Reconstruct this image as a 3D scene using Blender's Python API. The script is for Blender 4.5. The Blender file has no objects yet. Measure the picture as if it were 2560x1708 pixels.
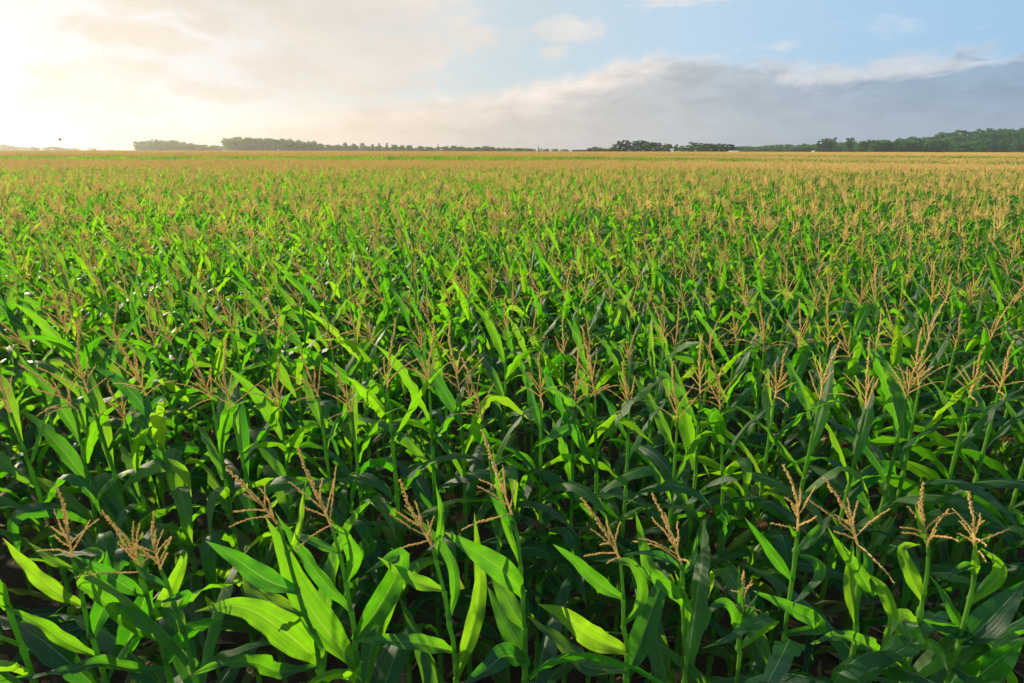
import bpy, math, random
import numpy as np
from mathutils import Matrix, Vector

R = math.radians
random.seed(7)
rng = np.random.default_rng(11)
scene = bpy.context.scene
COL = scene.collection

# ------------------------------------------------------------------ camera
F_PX, CX, CY = 1422.0, 1280.0, 854.0          # photograph pixels (2560 x 1708)
PITCH = math.atan((CY - 378.0) / F_PX)
EYE = 3.12
cam_data = bpy.data.cameras.new("camera")
cam_data.sensor_width = 36.0
cam_data.lens = 36.0 * F_PX / 2560.0
cam_data.clip_start = 0.05
cam_data.clip_end = 8000.0
cam = bpy.data.objects.new("camera", cam_data)
COL.objects.link(cam)
cam.matrix_world = (Matrix.Translation((0, 0, EYE)) @ Matrix.Rotation(R(90) - PITCH, 4, 'X')
                    @ Matrix.Rotation(R(0.13), 4, 'Z'))
scene.camera = cam

scene.view_settings.view_transform = 'Standard'
scene.view_settings.look = 'None'
scene.view_settings.exposure = 0.55
scene.view_settings.gamma = 1.0
scene.render.engine = 'CYCLES'
cy = scene.cycles
cy.max_bounces = 6
cy.diffuse_bounces = 2
cy.glossy_bounces = 2
cy.transmission_bounces = 4
cy.transparent_max_bounces = 6
cy.volume_bounces = 0
cy.caustics_reflective = False
cy.caustics_refractive = False
cy.use_denoising = True
try:
    cy.denoiser = 'OPENIMAGEDENOISE'
    cy.denoising_input_passes = 'RGB_ALBEDO_NORMAL'
    cy.denoising_prefilter = 'ACCURATE'
except Exception:
    pass

SP, CP = math.sin(PITCH), math.cos(PITCH)


def ray(px, py):
    """world direction of a photograph pixel, scaled so that its forward (Y) component is 1"""
    u = (px - CX) / F_PX
    v = (py - CY) / F_PX
    fwd = CP - v * SP
    return np.array([u / fwd, 1.0, -(SP + v * CP) / fwd])


def at(px, py, Y):
    d = ray(px, py)
    return np.array([d[0] * Y, Y, EYE + d[2] * Y])


# ------------------------------------------------------------------ light
SUN_EL, SUN_AZ = R(20.0), R(-56.0)            # azimuth from +Y, negative to the left
SUN_DIR = Vector((math.sin(SUN_AZ) * math.cos(SUN_EL), math.cos(SUN_AZ) * math.cos(SUN_EL), math.sin(SUN_EL)))
sun_data = bpy.data.lights.new("sun", 'SUN')
sun_data.energy = 5.0
sun_data.angle = R(0.5)
sun_data.color = (1.0, 0.85, 0.61)
sun = bpy.data.objects.new("sun", sun_data)
COL.objects.link(sun)
sun.rotation_euler = SUN_DIR.to_track_quat('Z', 'Y').to_euler()
sun.location = (-30, 30, 30)


# ------------------------------------------------------------------ node helpers
class NT:
    def __init__(self, tree):
        self.t = tree
        self.n = tree.nodes
        self.l = tree.links

    def node(self, typ, **kw):
        nd = self.n.new(typ)
        for k, v in kw.items():
            setattr(nd, k, v)
        return nd

    def put(self, sock, v):
        if isinstance(v, bpy.types.NodeSocket):
            self.l.new(v, sock)
        elif v is not None:
            sock.default_value = v

    def math(self, op, a, b=None, c=None, clamp=False):
        nd = self.node('ShaderNodeMath', operation=op, use_clamp=clamp)
        for i, v in enumerate((a, b, c)):
            if v is not None:
                self.put(nd.inputs[i], v)
        return nd.outputs[0]

    def vmath(self, op, a, b=None):
        nd = self.node('ShaderNodeVectorMath', operation=op)
        self.put(nd.inputs[0], a)
        if b is not None:
            self.put(nd.inputs[1], b)
        return nd.outputs['Value'] if op in ('DOT_PRODUCT', 'LENGTH') else nd.outputs['Vector']

    def maprange(self, v, a, b, c=0.0, d=1.0, smooth=False):
        nd = self.node('ShaderNodeMapRange')
        nd.interpolation_type = 'SMOOTHSTEP' if smooth else 'LINEAR'
        nd.clamp = True
        self.put(nd.inputs['Value'], v)
        self.put(nd.inputs['From Min'], a)
        self.put(nd.inputs['From Max'], b)
        self.put(nd.inputs['To Min'], c)
        self.put(nd.inputs['To Max'], d)
        return nd.outputs[0]

    def ramp(self, fac, stops, interp='LINEAR'):
        nd = self.node('ShaderNodeValToRGB')
        cr = nd.color_ramp
        cr.interpolation = interp
        while len(cr.elements) < len(stops):
            cr.elements.new(0.5)
        for e, (p, c) in zip(cr.elements, sorted(stops, key=lambda s: s[0])):
            e.position = p
        for e, (p, c) in zip(cr.elements, sorted(stops, key=lambda s: s[0])):
            e.color = (c, c, c, 1) if isinstance(c, (int, float)) else (*c, 1)
        self.put(nd.inputs[0], fac)
        return nd.outputs[0]

    def mix(self, fac, a, b, blend='MIX'):
        nd = self.node('ShaderNodeMix', data_type='RGBA', blend_type=blend)
        nd.clamp_factor = True
        self.put(nd.inputs[0], fac)
        for s, v in ((nd.inputs[6], a), (nd.inputs[7], b)):
            if isinstance(v, tuple):
                v = (*v, 1) if len(v) == 3 else v
            self.put(s, v)
        return nd.outputs[2]

    def noise(self, vec, scale, detail=4.0, rough=0.55, dist=0.0, out='Fac'):
        nd = self.node('ShaderNodeTexNoise')
        self.put(nd.inputs['Vector'], vec)
        nd.inputs['Scale'].default_value = scale
        nd.inputs['Detail'].default_value = detail
        nd.inputs['Roughness'].default_value = rough
        nd.inputs['Distortion'].default_value = dist
        return nd.outputs[out]

    def comb(self, x, y, z):
        nd = self.node('ShaderNodeCombineXYZ')
        for s, v in zip(nd.inputs, (x, y, z)):
            self.put(s, v)
        return nd.outputs[0]

    def sep(self, v):
        nd = self.node('ShaderNodeSeparateXYZ')
        self.put(nd.inputs[0], v)
        return nd.outputs


# ------------------------------------------------------------------ sky
world = bpy.data.worlds.new("World")
scene.world = world
world.use_nodes = True
W = NT(world.node_tree)
W.n.clear()
sky = W.node('ShaderNodeTexSky', sky_type='NISHITA')
sky.sun_disc = False
sky.sun_elevation = SUN_EL
sky.sun_rotation = SUN_AZ
sky.altitude = 20.0
sky.air_density = 1.0
sky.dust_density = 1.6
sky.ozone_density = 1.6
SKY_K = 0.11
tc = W.node('ShaderNodeTexCoord')
dirv = W.vmath('NORMALIZE', tc.outputs['Generated'])
dx, dy, dz = W.sep(dirv)
az = W.math('ARCTAN2', dx, dy)                 # radians, + to the right
el = W.math('ARCSINE', dz)
sund = W.vmath('DOT_PRODUCT', dirv, tuple(SUN_DIR))
sun_ang = W.math('ARCCOSINE', W.math('MINIMUM', sund, 0.99999))

skyc = W.vmath('SCALE', sky.outputs[0])
W.n[-1].inputs['Scale'].default_value = SKY_K
sky_col = W.vmath('MINIMUM', skyc, (0.9, 0.9, 0.9))
# the clear sky between the clouds: the blue deepens away from the sun and with height
blue = W.ramp(W.maprange(sun_ang, R(10), R(115)), [
    (0.0, (0.56, 0.55, 0.54)), (0.16, (0.52, 0.51, 0.505)), (0.30, (0.475, 0.49, 0.49)), (0.44, (0.40, 0.48, 0.52)),
    (0.56, (0.365, 0.485, 0.60)), (0.70, (0.28, 0.44, 0.61)), (0.82, (0.225, 0.40, 0.60)), (1.0, (0.18, 0.36, 0.56))])
sky_col = W.mix(0.85, sky_col, blue)


def azel(px, py):
    d = ray(px, py)
    return math.atan2(d[0], d[1]), math.atan2(d[2], math.hypot(d[0], d[1]))


# thin broken clouds over the clear sky
pn = W.comb(W.math('MULTIPLY', az, 1.0), W.math('MULTIPLY', el, 2.3), 0.37)
n1 = W.noise(pn, 6.5, 7.0, 0.55, 0.25)
n2 = W.noise(W.vmath('ADD', pn, (3.1, 1.7, 0.0)), 2.1, 3.0, 0.5)
cover = W.math('ADD', W.math('MULTIPLY', n1, 0.65), W.math('MULTIPLY', n2, 0.45))
left = W.maprange(az, R(18), R(-40), 0.0, 1.0)
thr = W.math('SUBTRACT', 0.615, W.math('MULTIPLY', left, 0.13))
wisp = W.maprange(W.math('SUBTRACT', cover, thr), 0.0, 0.13, 0.0, 0.7, True)
# single small clouds: (pixel x, pixel y, half width, half height in photograph pixels, weight)
fine_n = W.noise(W.comb(W.math('MULTIPLY', az, 1.0), W.math('MULTIPLY', el, 1.7), 9.1), 17.0, 6.0, 0.6, 0.3)
puffs = None
for (bx, by, bw, bh, wt) in ((1175, 100, 42, 34, 1.0), (1425, 76, 85, 26, 1.0), (1375, 128, 60, 18, 0.8), (1690, 2, 85, 14, 0.8), (1930, 116, 60, 12, 0.55), (1010, 128, 130, 50, 1.0),
                             (880, 205, 150, 30, 1.1), (700, 170, 120, 34, 0.9), (385, 98, 90, 30, 1.1), (250, 60, 70, 26, 0.9), (530, 70, 80, 26, 0.9), (160, 242, 50, 9, 1.0),
                             (120, 180, 45, 12, 0.8), (560, 240, 130, 18, 0.9), (330, 165, 80, 18, 0.8), (960, 60, 60, 20, 0.7)):
    a_, e_ = azel(bx, by)
    ga = W.math('MULTIPLY', W.math('SUBTRACT', az, a_), 1422.0 / bw * 0.75)
    ge = W.math('MULTIPLY', W.math('SUBTRACT', el, e_), 1422.0 / bh * 0.8)
    q_ = W.math('MULTIPLY', W.math('EXPONENT', W.math('MULTIPLY', W.math('ADD', W.math('MULTIPLY', ga, ga), W.math('MULTIPLY', ge, ge)), -1.0)), wt)
    puffs = q_ if puffs is None else W.math('MAXIMUM', puffs, q_)
puff = W.maprange(W.math('ADD', puffs, W.math('MULTIPLY', W.math('SUBTRACT', fine_n, 0.5), 2.0)), 0.32, 0.95, 0.0, 0.72, True)
puff = W.math('MULTIPLY', puff, W.maprange(puffs, 0.02, 0.25))
wisp = W.math('MAXIMUM', wisp, puff)
wisp_col = W.ramp(W.maprange(sun_ang, R(8), R(100)), [
    (0.0, (0.50, 0.42, 0.34)), (0.25, (0.52, 0.445, 0.37)), (0.5, (0.60, 0.54, 0.49)), (0.8, (0.56, 0.57, 0.60)), (1.0, (0.5, 0.54, 0.6))])
shade_n = W.maprange(W.noise(W.vmath('ADD', pn, (0.02, 0.05, 0.0)), 9.0, 5.0, 0.6), 0.35, 0.7, 0.93, 1.1)
wisp_col = W.vmath('SCALE', wisp_col)
W.put(W.n[-1].inputs['Scale'], shade_n)
sky_col = W.mix(wisp, sky_col, wisp_col)

# the long grey cloud bank: its upper edge climbs to the right
edge_px = [(-300, 345), (0, 330), (300, 318), (600, 290), (780, 255), (920, 226), (1050, 214), (1180, 203), (1300, 190), (1400, 170),
           (1480, 150), (1560, 128), (1640, 116), (1720, 124), (1850, 132), (2000, 139), (2120, 122), (2250, 110), (2360, 96), (2460, 98),
           (2560, 90), (2800, 80)]
A0, A1, E1 = R(-55), R(55), R(20)
stops = []
for (px, py) in edge_px:
    a, e = azel(px, py)
    stops.append((min(max((a - A0) / (A1 - A0), 0.0), 1.0), max(e, 0.0) / E1))
edge = W.math('MULTIPLY', W.ramp(W.maprange(az, A0, A1), stops), E1)
pe = W.comb(W.math('MULTIPLY', az, 1.0), W.math('MULTIPLY', el, 1.5), 2.2)
bn = W.math('SUBTRACT', W.noise(pe, 19.0, 8.0, 0.62, 0.3), 0.5)
bn2 = W.math('SUBTRACT', W.noise(pe, 4.5, 3.0, 0.5), 0.5)
wob = W.math('ADD', W.math('MULTIPLY', bn, R(3.6)), W.math('MULTIPLY', bn2, R(1.6)))
depth = W.math('ADD', W.math('SUBTRACT', edge, el), wob)          # >0 inside the bank
soft = W.maprange(az, R(-35), R(20), R(3.0), R(1.5))
bank = W.maprange(depth, 0.0, soft, 0.0, 1.0, True)
bank = W.math('MULTIPLY', bank, W.maprange(az, R(-48), R(-20), 0.35, 1.0))
dark = W.ramp(W.maprange(az, R(-45), R(45)), [
    (0.0, (0.58, 0.48, 0.39)), (0.22, (0.57, 0.47, 0.38)), (0.40, (0.54, 0.465, 0.395)), (0.52, (0.455, 0.415, 0.385)), (0.62, (0.385, 0.395, 0.405)),
    (0.72, (0.30, 0.355, 0.405)), (0.85, (0.235, 0.31, 0.395)), (1.0, (0.185, 0.27, 0.375))])
rim = W.ramp(W.maprange(az, R(-45), R(45)), [
    (0.0, (0.56, 0.50, 0.43)), (0.35, (0.60, 0.52, 0.45)), (0.6, (0.66, 0.59, 0.54)), (0.8, (0.44, 0.47, 0.51)), (1.0, (0.37, 0.425, 0.49))])
lump = W.noise(W.comb(W.math('MULTIPLY', az, 1.0), W.math('MULTIPLY', el, 2.6), 5.0), 6.0, 6.0, 0.6, 0.4)
inner = W.math('ADD', depth, W.math('MULTIPLY', W.math('SUBTRACT', lump, 0.5), R(10.0)))
bank_col = W.mix(W.maprange(inner, R(0.2), W.maprange(az, R(0), R(30), R(4.6), R(2.0)), 0.0, 1.0, True), rim, dark)
tex = W.noise(W.comb(W.math('MULTIPLY', az, 1.0), W.math('MULTIPLY', el, 3.0), 1.3), 15.0, 6.0, 0.6, 0.5)
bank_col = W.vmath('SCALE', bank_col)
W.put(W.n[-1].inputs['Scale'], W.maprange(tex, 0.3, 0.7, 0.88, 1.13))
bank_col = W.mix(W.maprange(el, R(5), R(0.5), 0.0, 0.35), bank_col, W.mix(W.maprange(az, R(-30), R(30)), (0.56, 0.47, 0.39), (0.33, 0.35, 0.385)))
sky_col = W.mix(bank, sky_col, bank_col)
# veil of glare round the low sun
glare = W.math('POWER', W.maprange(sun_ang, R(42), R(4), 0.0, 1.0), 1.6)
sky_col = W.mix(W.math('MULTIPLY', glare, 0.35), sky_col, (0.72, 0.70, 0.67))

bg = W.node('ShaderNodeBackground')
W.put(bg.inputs[0], sky_col)
bg.inputs[1].default_value = 1.0
wo = W.node('ShaderNodeOutputWorld')
W.l.new(bg.outputs[0], wo.inputs[0])


# ------------------------------------------------------------------ materials
def new_mat(name):
    m = bpy.data.materials.new(name)
    m.use_nodes = True
    t = NT(m.node_tree)
    t.n.clear()
    out = t.node('ShaderNodeOutputMaterial')
    return m, t, out


def principled(t, color, rough=0.6, spec=0.5, normal=None):
    b = t.node('ShaderNodeBsdfPrincipled')
    if isinstance(color, tuple):
        color = (*color, 1)
    t.put(b.inputs['Base Color'], color)
    t.put(b.inputs['Roughness'], rough)
    t.put(b.inputs['Specular IOR Level'], spec)
    if normal is not None:
        t.l.new(normal, b.inputs['Normal'])
    return b


def leaf_material(name, dull=0.0, detail=True):
    m, t, out = new_mat(name)
    uv = t.node('ShaderNodeTexCoord').outputs['UV']
    u, v, _ = t.sep(uv)
    oi = t.node('ShaderNodeObjectInfo')
    rnd = oi.outputs['Random']
    au = t.math('ABSOLUTE', t.math('SUBTRACT', u, 0.5))
    rib_w = t.maprange(v, 0.0, 1.0, 0.046, 0.012)
    rib = t.maprange(t.math('DIVIDE', au, rib_w), 0.55, 1.0, 1.0, 0.0, True)
    base = t.ramp(rnd, [(0.0, (0.009, 0.046, 0.031)), (0.35, (0.011, 0.057, 0.030)), (0.75, (0.016, 0.072, 0.024)), (1.0, (0.030, 0.088, 0.020))])
    trans = t.ramp(rnd, [(0.0, (0.070, 0.39, 0.004)), (0.4, (0.150, 0.52, 0.005)), (0.8, (0.26, 0.63, 0.008)), (1.0, (0.34, 0.68, 0.012))])
    if detail:
        # long fine veins, and blotches of age
        stretch = t.comb(t.math('MULTIPLY', u, 36.0), t.math('MULTIPLY', v, 1.3), t.math('MULTIPLY', rnd, 40.0))
        vein = t.noise(stretch, 1.0, 2.0, 0.5)
        blot = t.noise(t.comb(t.math('MULTIPLY', u, 2.0), t.math('MULTIPLY', v, 7.0), t.math('MULTIPLY', rnd, 90.0)), 1.6, 4.0, 0.6)
        k = t.math('MULTIPLY', t.maprange(vein, 0.3, 0.7, 0.74, 1.24), t.maprange(blot, 0.3, 0.7, 0.86, 1.14))
        base = t.vmath('SCALE', base)
        t.put(t.n[-1].inputs['Scale'], k)
        trans = t.vmath('SCALE', trans)
        t.put(t.n[-1].inputs['Scale'], t.maprange(k, 0.6, 1.4, 0.68, 1.28))
        tipdry = t.math('MULTIPLY', t.maprange(v, 0.90, 1.0), t.maprange(t.noise(t.comb(rnd, v, u), 6.0), 0.42, 0.62))
        speck = t.maprange(t.noise(t.comb(t.math('MULTIPLY', u, 5.0), t.math('MULTIPLY', v, 26.0), t.math('MULTIPLY', rnd, 70.0)), 2.4, 2.0, 0.5), 0.665, 0.715)
        dry = t.math('MAXIMUM', t.math('MULTIPLY', tipdry, 0.85), t.math('MULTIPLY', speck, 0.55))
        base = t.mix(dry, base, (0.30, 0.22, 0.09))
        trans = t.mix(dry, trans, (0.45, 0.35, 0.08))
        bmp = t.node('ShaderNodeBump')
        bmp.inputs['Strength'].default_value = 0.4
        bmp.inputs['Distance'].default_value = 0.004
        t.put(bmp.inputs['Height'], t.math('ADD', vein, t.math('MULTIPLY', rib, -1.2)))
        nrm = bmp.outputs[0]
    else:
        nrm = None
    base = t.mix(t.math('MULTIPLY', rib, 0.7), base, (0.19, 0.33, 0.17))
    trans = t.mix(t.math('MULTIPLY', rib, 0.45), trans, (0.44, 0.66, 0.05))
    if dull:
        base = t.mix(dull, base, (0.20, 0.16, 0.07))
        trans = t.mix(dull, trans, (0.30, 0.26, 0.05))
    p = principled(t, base, 0.43 if detail else 0.58, 0.50 if detail else 0.30, nrm)
    tr = t.node('ShaderNodeBsdfTranslucent')
    t.put(tr.inputs[0], trans)
    if nrm is not None:
        t.l.new(nrm, tr.inputs['Normal'])
    mx = t.node('ShaderNodeMixShader')
    mx.inputs[0].default_value = 0.57
    t.l.new(p.outputs[0], mx.inputs[1])
    t.l.new(tr.outputs[0], mx.inputs[2])
    t.l.new(mx.outputs[0], out.inputs[0])
    return m


def noisy_material(name, c0, c1, scale=8.0, rough=0.7, spec=0.3, trans=None, tf=0.3, rand=0.0, bump=0.0, coord='Object'):
    m, t, out = new_mat(name)
    tcn = t.node('ShaderNodeTexCoord').outputs[coord]
    n = t.noise(tcn, scale, 5.0, 0.6)
    fac = t.maprange(n, 0.3, 0.7)
    if rand:
        oi = t.node('ShaderNodeObjectInfo').outputs['Random']
        fac = t.math('ADD', t.math('MULTIPLY', fac, 1 - rand), t.math('MULTIPLY', oi, rand))
    colr = t.mix(fac, c0, c1)
    nrm = None
    if bump:
        b = t.node('ShaderNodeBump')
        b.inputs['Strength'].default_value = bump
        t.put(b.inputs['Height'], n)
        nrm = b.outputs[0]
    p = principled(t, colr, rough, spec, nrm)
    if trans:
        tr = t.node('ShaderNodeBsdfTranslucent')
        t.put(tr.inputs[0], (*trans, 1))
        mx = t.node('ShaderNodeMixShader')
        mx.inputs[0].default_value = tf
        t.l.new(p.outputs[0], mx.inputs[1])
        t.l.new(tr.outputs[0], mx.inputs[2])
        t.l.new(mx.outputs[0], out.inputs[0])
    else:
        t.l.new(p.outputs[0], out.inputs[0])
    return m


M_LEAF = leaf_material("corn_leaf")
M_LEAF_FAR = leaf_material("corn_leaf_far", detail=False)
M_LEAF_DULL = leaf_material("corn_leaf_ageing", dull=0.45)
M_STALK = noisy_material("corn_stalk", (0.06, 0.19, 0.025), (0.17, 0.31, 0.05), 9.0, 0.45, 0.4, (0.30, 0.66, 0.03), 0.45)
M_TASSEL = noisy_material("corn_tassel", (0.51, 0.345, 0.14), (0.93, 0.71, 0.34), 60.0, 0.75, 0.2, (1.0, 0.82, 0.39), 0.55, rand=0.35)
M_HUSK = noisy_material("corn_husk", (0.10, 0.20, 0.04), (0.20, 0.30, 0.07), 14.0, 0.5, 0.35, (0.3, 0.5, 0.05), 0.2)
M_SILK = noisy_material("corn_silk", (0.10, 0.035, 0.02), (0.24, 0.10, 0.05), 40.0, 0.7, 0.25)
M_LITTER = noisy_material("dry_leaf", (0.09, 0.055, 0.03), (0.19, 0.13, 0.075), 12.0, 0.85, 0.1)
M_BARK = noisy_material("bark", (0.07, 0.055, 0.04), (0.15, 0.12, 0.09), 3.0, 0.9, 0.1)


def soil_material():
    m, t, out = new_mat("soil")
    p = t.node('ShaderNodeTexCoord').outputs['Object']
    n1 = t.noise(p, 3.0, 8.0, 0.65)
    n2 = t.noise(p, 0.05, 3.0, 0.5)
    c = t.mix(t.maprange(n1, 0.3, 0.7), (0.018, 0.011, 0.008), (0.055, 0.036, 0.025))
    far = t.maprange(t.vmath('LENGTH', p), 280.0, 420.0)
    gr = t.mix(t.maprange(n2, 0.35, 0.65), (0.06, 0.10, 0.03), (0.16, 0.15, 0.06))
    c = t.mix(far, c, gr)
    b = t.node('ShaderNodeBump')
    b.inputs['Strength'].default_value = 0.6
    b.inputs['Distance'].default_value = 0.05
    t.put(b.inputs['Height'], n1)
    pr = principled(t, c, 0.95, 0.15, b.outputs[0])
    t.l.new(pr.outputs[0], out.inputs[0])
    return m


M_SOIL = soil_material()


# ------------------------------------------------------------------ mesh helpers
class MB:
    """collects grids, tubes and polygons and links them as ONE mesh object"""

    def __init__(self):
        self.v, self.f, self.uv, self.mi, self.n = [], [], [], [], 0

    def add(self, verts, faces, uvs=None, mi=0):
        verts = np.asarray(verts, float)
        self.v.append(verts)
        for f in faces:
            self.f.append([i + self.n for i in f])
            self.uv.append([(0.5, 0.5)] * len(f) if uvs is None else [tuple(uvs[i]) for i in f])
            self.mi.append(mi)
        self.n += len(verts)

    def grid(self, g, uv=None, mi=0):
        n, m, _ = g.shape
        faces = [(i * m + j, i * m + j + 1, (i + 1) * m + j + 1, (i + 1) * m + j) for i in range(n - 1) for j in range(m - 1)]
        self.add(g.reshape(-1, 3), faces, None if uv is None else uv.reshape(-1, 2), mi)

    def tube(self, pts, rad, k=6, mi=0, cap=True):
        pts = np.asarray(pts, float)
        n = len(pts)
        rad = np.broadcast_to(np.asarray(rad, float), (n,))
        T = np.gradient(pts, axis=0)
        T /= np.linalg.norm(T, axis=1)[:, None] + 1e-12
        ref = np.array([1.0, 0, 0]) if abs(T[0][0]) < 0.8 else np.array([0, 1.0, 0])
        g = np.zeros((n, k + 1, 3))
        uv = np.zeros((n, k + 1, 2))
        for i in range(n):
            A = ref - T[i] * np.dot(ref, T[i])
            A /= np.linalg.norm(A) + 1e-12
            B = np.cross(T[i], A)
            ref = A
            for j in range(k + 1):
                a = 2 * math.pi * j / k
                g[i, j] = pts[i] + rad[i] * (A * math.cos(a) + B * math.sin(a))
                uv[i, j] = (j / k, i / (n - 1))
        self.grid(g, uv, mi)
        if cap:
            self.add(g[-1, :k], [tuple(range(k))], None, mi)

    def box(self, c, s, mi=0, rz=0.0):
        c, s = np.asarray(c, float), np.asarray(s, float) / 2
        q = np.array([(x, y, z) for z in (-1, 1) for y in (-1, 1) for x in (-1, 1)], float) * s
        ca, sa = math.cos(rz), math.sin(rz)
        q = np.stack([q[:, 0] * ca - q[:, 1] * sa, q[:, 0] * sa + q[:, 1] * ca, q[:, 2]], 1) + c
        self.add(q, [(0, 2, 3, 1), (4, 5, 7, 6), (0, 1, 5, 4), (2, 6, 7, 3), (0, 4, 6, 2), (1, 3, 7, 5)], None, mi)

    def mesh(self, name, mats, smooth=True):
        me = bpy.data.meshes.new(name)
        if self.n:
            me.from_pydata([tuple(p) for p in np.concatenate(self.v)], [], self.f)
            lay = me.uv_layers.new(name="UVMap")
            flat = np.array([c for f in self.uv for c in f], dtype=np.float32).ravel()
            lay.data.foreach_set("uv", flat)
            for m in (mats if isinstance(mats, (list, tuple)) else [mats]):
                me.materials.append(m)
            me.polygons.foreach_set("material_index", self.mi)
            me.polygons.foreach_set("use_smooth", [smooth] * len(self.f))
            me.update()
        return me

    def build(self, name, mats, parent=None, smooth=True):
        return link(name, self.mesh(name, mats, smooth), parent)


def link(name, me, parent=None):
    o = bpy.data.objects.new(name, me)
    COL.objects.link(o)
    if parent is not None:
        o.parent = parent
    return o


def tag(o, label=None, cat=None, group=None, kind=None):
    if label:
        o['label'] = label
    if cat:
        o['category'] = cat
    if group:
        o['group'] = group
    if kind:
        o['kind'] = kind
    return o


def empty(name, loc, rz=0.0, sc=1.0):
    o = bpy.data.objects.new(name, None)
    o.empty_display_size = 0.2
    COL.objects.link(o)
    o.location = loc
    o.rotation_euler = (0, 0, rz)
    o.scale = (sc, sc, sc)
    return o


# ------------------------------------------------------------------ ground
def smooth01(x):
    x = np.clip(x, 0.0, 1.0)
    return x * x * (3 - 2 * x)


def edge_one(x):
    return 71.0 - np.where(x > 0, 0.0085 * x * x, 0.0012 * x * x)


def edge_two(x):
    return edge_one(x) + np.where(x > 0, 34.0, 34.0)


def ground_z(x, y):
    x = np.asarray(x, float)
    y = np.asarray(y, float)
    w = smooth01(x / 45.0)
    r1 = 0.46 - 0.20 * w
    r2 = 0.06 + 0.26 * w
    z = r1 * smooth01((y - edge_one(x)) / 3.5) + r2 * smooth01((y - edge_two(x)) / 4.0)
    z = z + 0.18 * smooth01((y - 140.0) / 160.0)
    # wooded rise far on the right
    hill = 14.0 * smooth01((x - 370.0) / 150.0) * smooth01((y - 505.0) / 125.0)
    return z + hill


def build_ground():
    ys = np.concatenate([np.array([-40, -10, -3, 0]), np.linspace(1, 45, 23), np.linspace(46, 130, 86), np.linspace(135, 300, 34), np.linspace(320, 800, 33), np.array([860, 940, 990])])
    xs = np.concatenate([np.array([-1050, -900, -750]), np.linspace(-600, -80, 27), np.linspace(-75, 75, 51), np.linspace(80, 700, 63), np.array([800, 900, 1050])])
    X, Y = np.meshgrid(xs, ys)
    Z = ground_z(X, Y)
    near = (Y < 30) & (np.abs(X) < 40)
    Z = Z + np.where(near, 0.0, 0.0)
    b = MB()
    b.grid(np.stack([X, Y, Z], -1))
    o = b.build("ground", M_SOIL)
    tag(o, "dark brown bare soil under the corn field", "ground", kind='structure')


build_ground()


# ------------------------------------------------------------------ corn: leaves, stalks, tassels, ears
def leaf_sheet(mb, P, side, width, fold, ruffle, m=6, mi=0, seed=0):
    """a leaf blade along the spine P with unit side vectors; V-fold along the midrib, wavy edges"""
    r = np.random.default_rng(seed)
    n = len(P)
    T = np.gradient(P, axis=0)
    T /= np.linalg.norm(T, axis=1)[:, None] + 1e-12
    side = side - T * np.sum(side * T, axis=1)[:, None]
    side /= np.linalg.norm(side, axis=1)[:, None] + 1e-12
    N = np.cross(side, T)
    s = np.linspace(0, 1, n)
    t = np.linspace(-1, 1, m + 1)
    length = np.sum(np.linalg.norm(np.diff(P, axis=0), axis=1))
    fr = length / 0.105
    p1, p2 = r.uniform(0, 6.28, 2)
    wave = np.zeros((n, m + 1))
    envelope = np.sin(np.pi * np.clip(s, 0, 1)) ** 0.6
    for j, tj in enumerate(t):
        ph = p1 if tj < 0 else p2
        wave[:, j] = ruffle * (abs(tj) ** 2.2) * envelope * (np.sin(2 * np.pi * fr * s + ph) + 0.6 * np.sin(2 * np.pi * fr * 0.47 * s + ph * 1.7))
    g = np.zeros((n, m + 1, 3))
    uv = np.zeros((n, m + 1, 2))
    for j, tj in enumerate(t):
        h = width / 2
        lift = abs(tj) * h * np.sin(fold)
        g[:, j] = P + side * (tj * h * np.cos(fold))[:, None] + N * (lift + wave[:, j])[:, None]
        uv[:, j, 0] = (tj + 1) / 2
        uv[:, j, 1] = s
    mb.grid(g, uv, mi)


def width_profile(s, wmax):
    up = 0.42 + 0.58 * smooth01(s / 0.34)
    down = np.where(s > 0.36, np.clip(1 - ((s - 0.36) / 0.64) ** 1.45, 0, 1), 1.0)
    return np.maximum(wmax * up * down, 0.0012)


def generic_spine(h, az, L, e0, droop, kink, ks, drift, n):
    s = np.linspace(0, 1, n)
    el_ = e0 - droop * s ** 1.4 - kink / (1 + np.exp(-(s - ks) / 0.035))
    el_ = np.maximum(el_, R(-88))
    a = az + drift * s
    d = np.stack([np.cos(el_) * np.cos(a), np.cos(el_) * np.sin(a), np.sin(el_)], 1)
    step = L / (n - 1)
    P = np.zeros((n, 3))
    P[0] = (0, 0, h)
    for i in range(1, n):
        P[i] = P[i - 1] + 0.5 * (d[i] + d[i - 1]) * step
    side = np.stack([-np.sin(a), np.cos(a), np.zeros(n)], 1)
    return P, d, side


def twist_side(side, d, ang):
    c, s_ = np.cos(ang)[:, None], np.sin(ang)[:, None]
    return side * c + np.cross(d, side) * s_


SUN_V = np.array(SUN_DIR)


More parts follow.
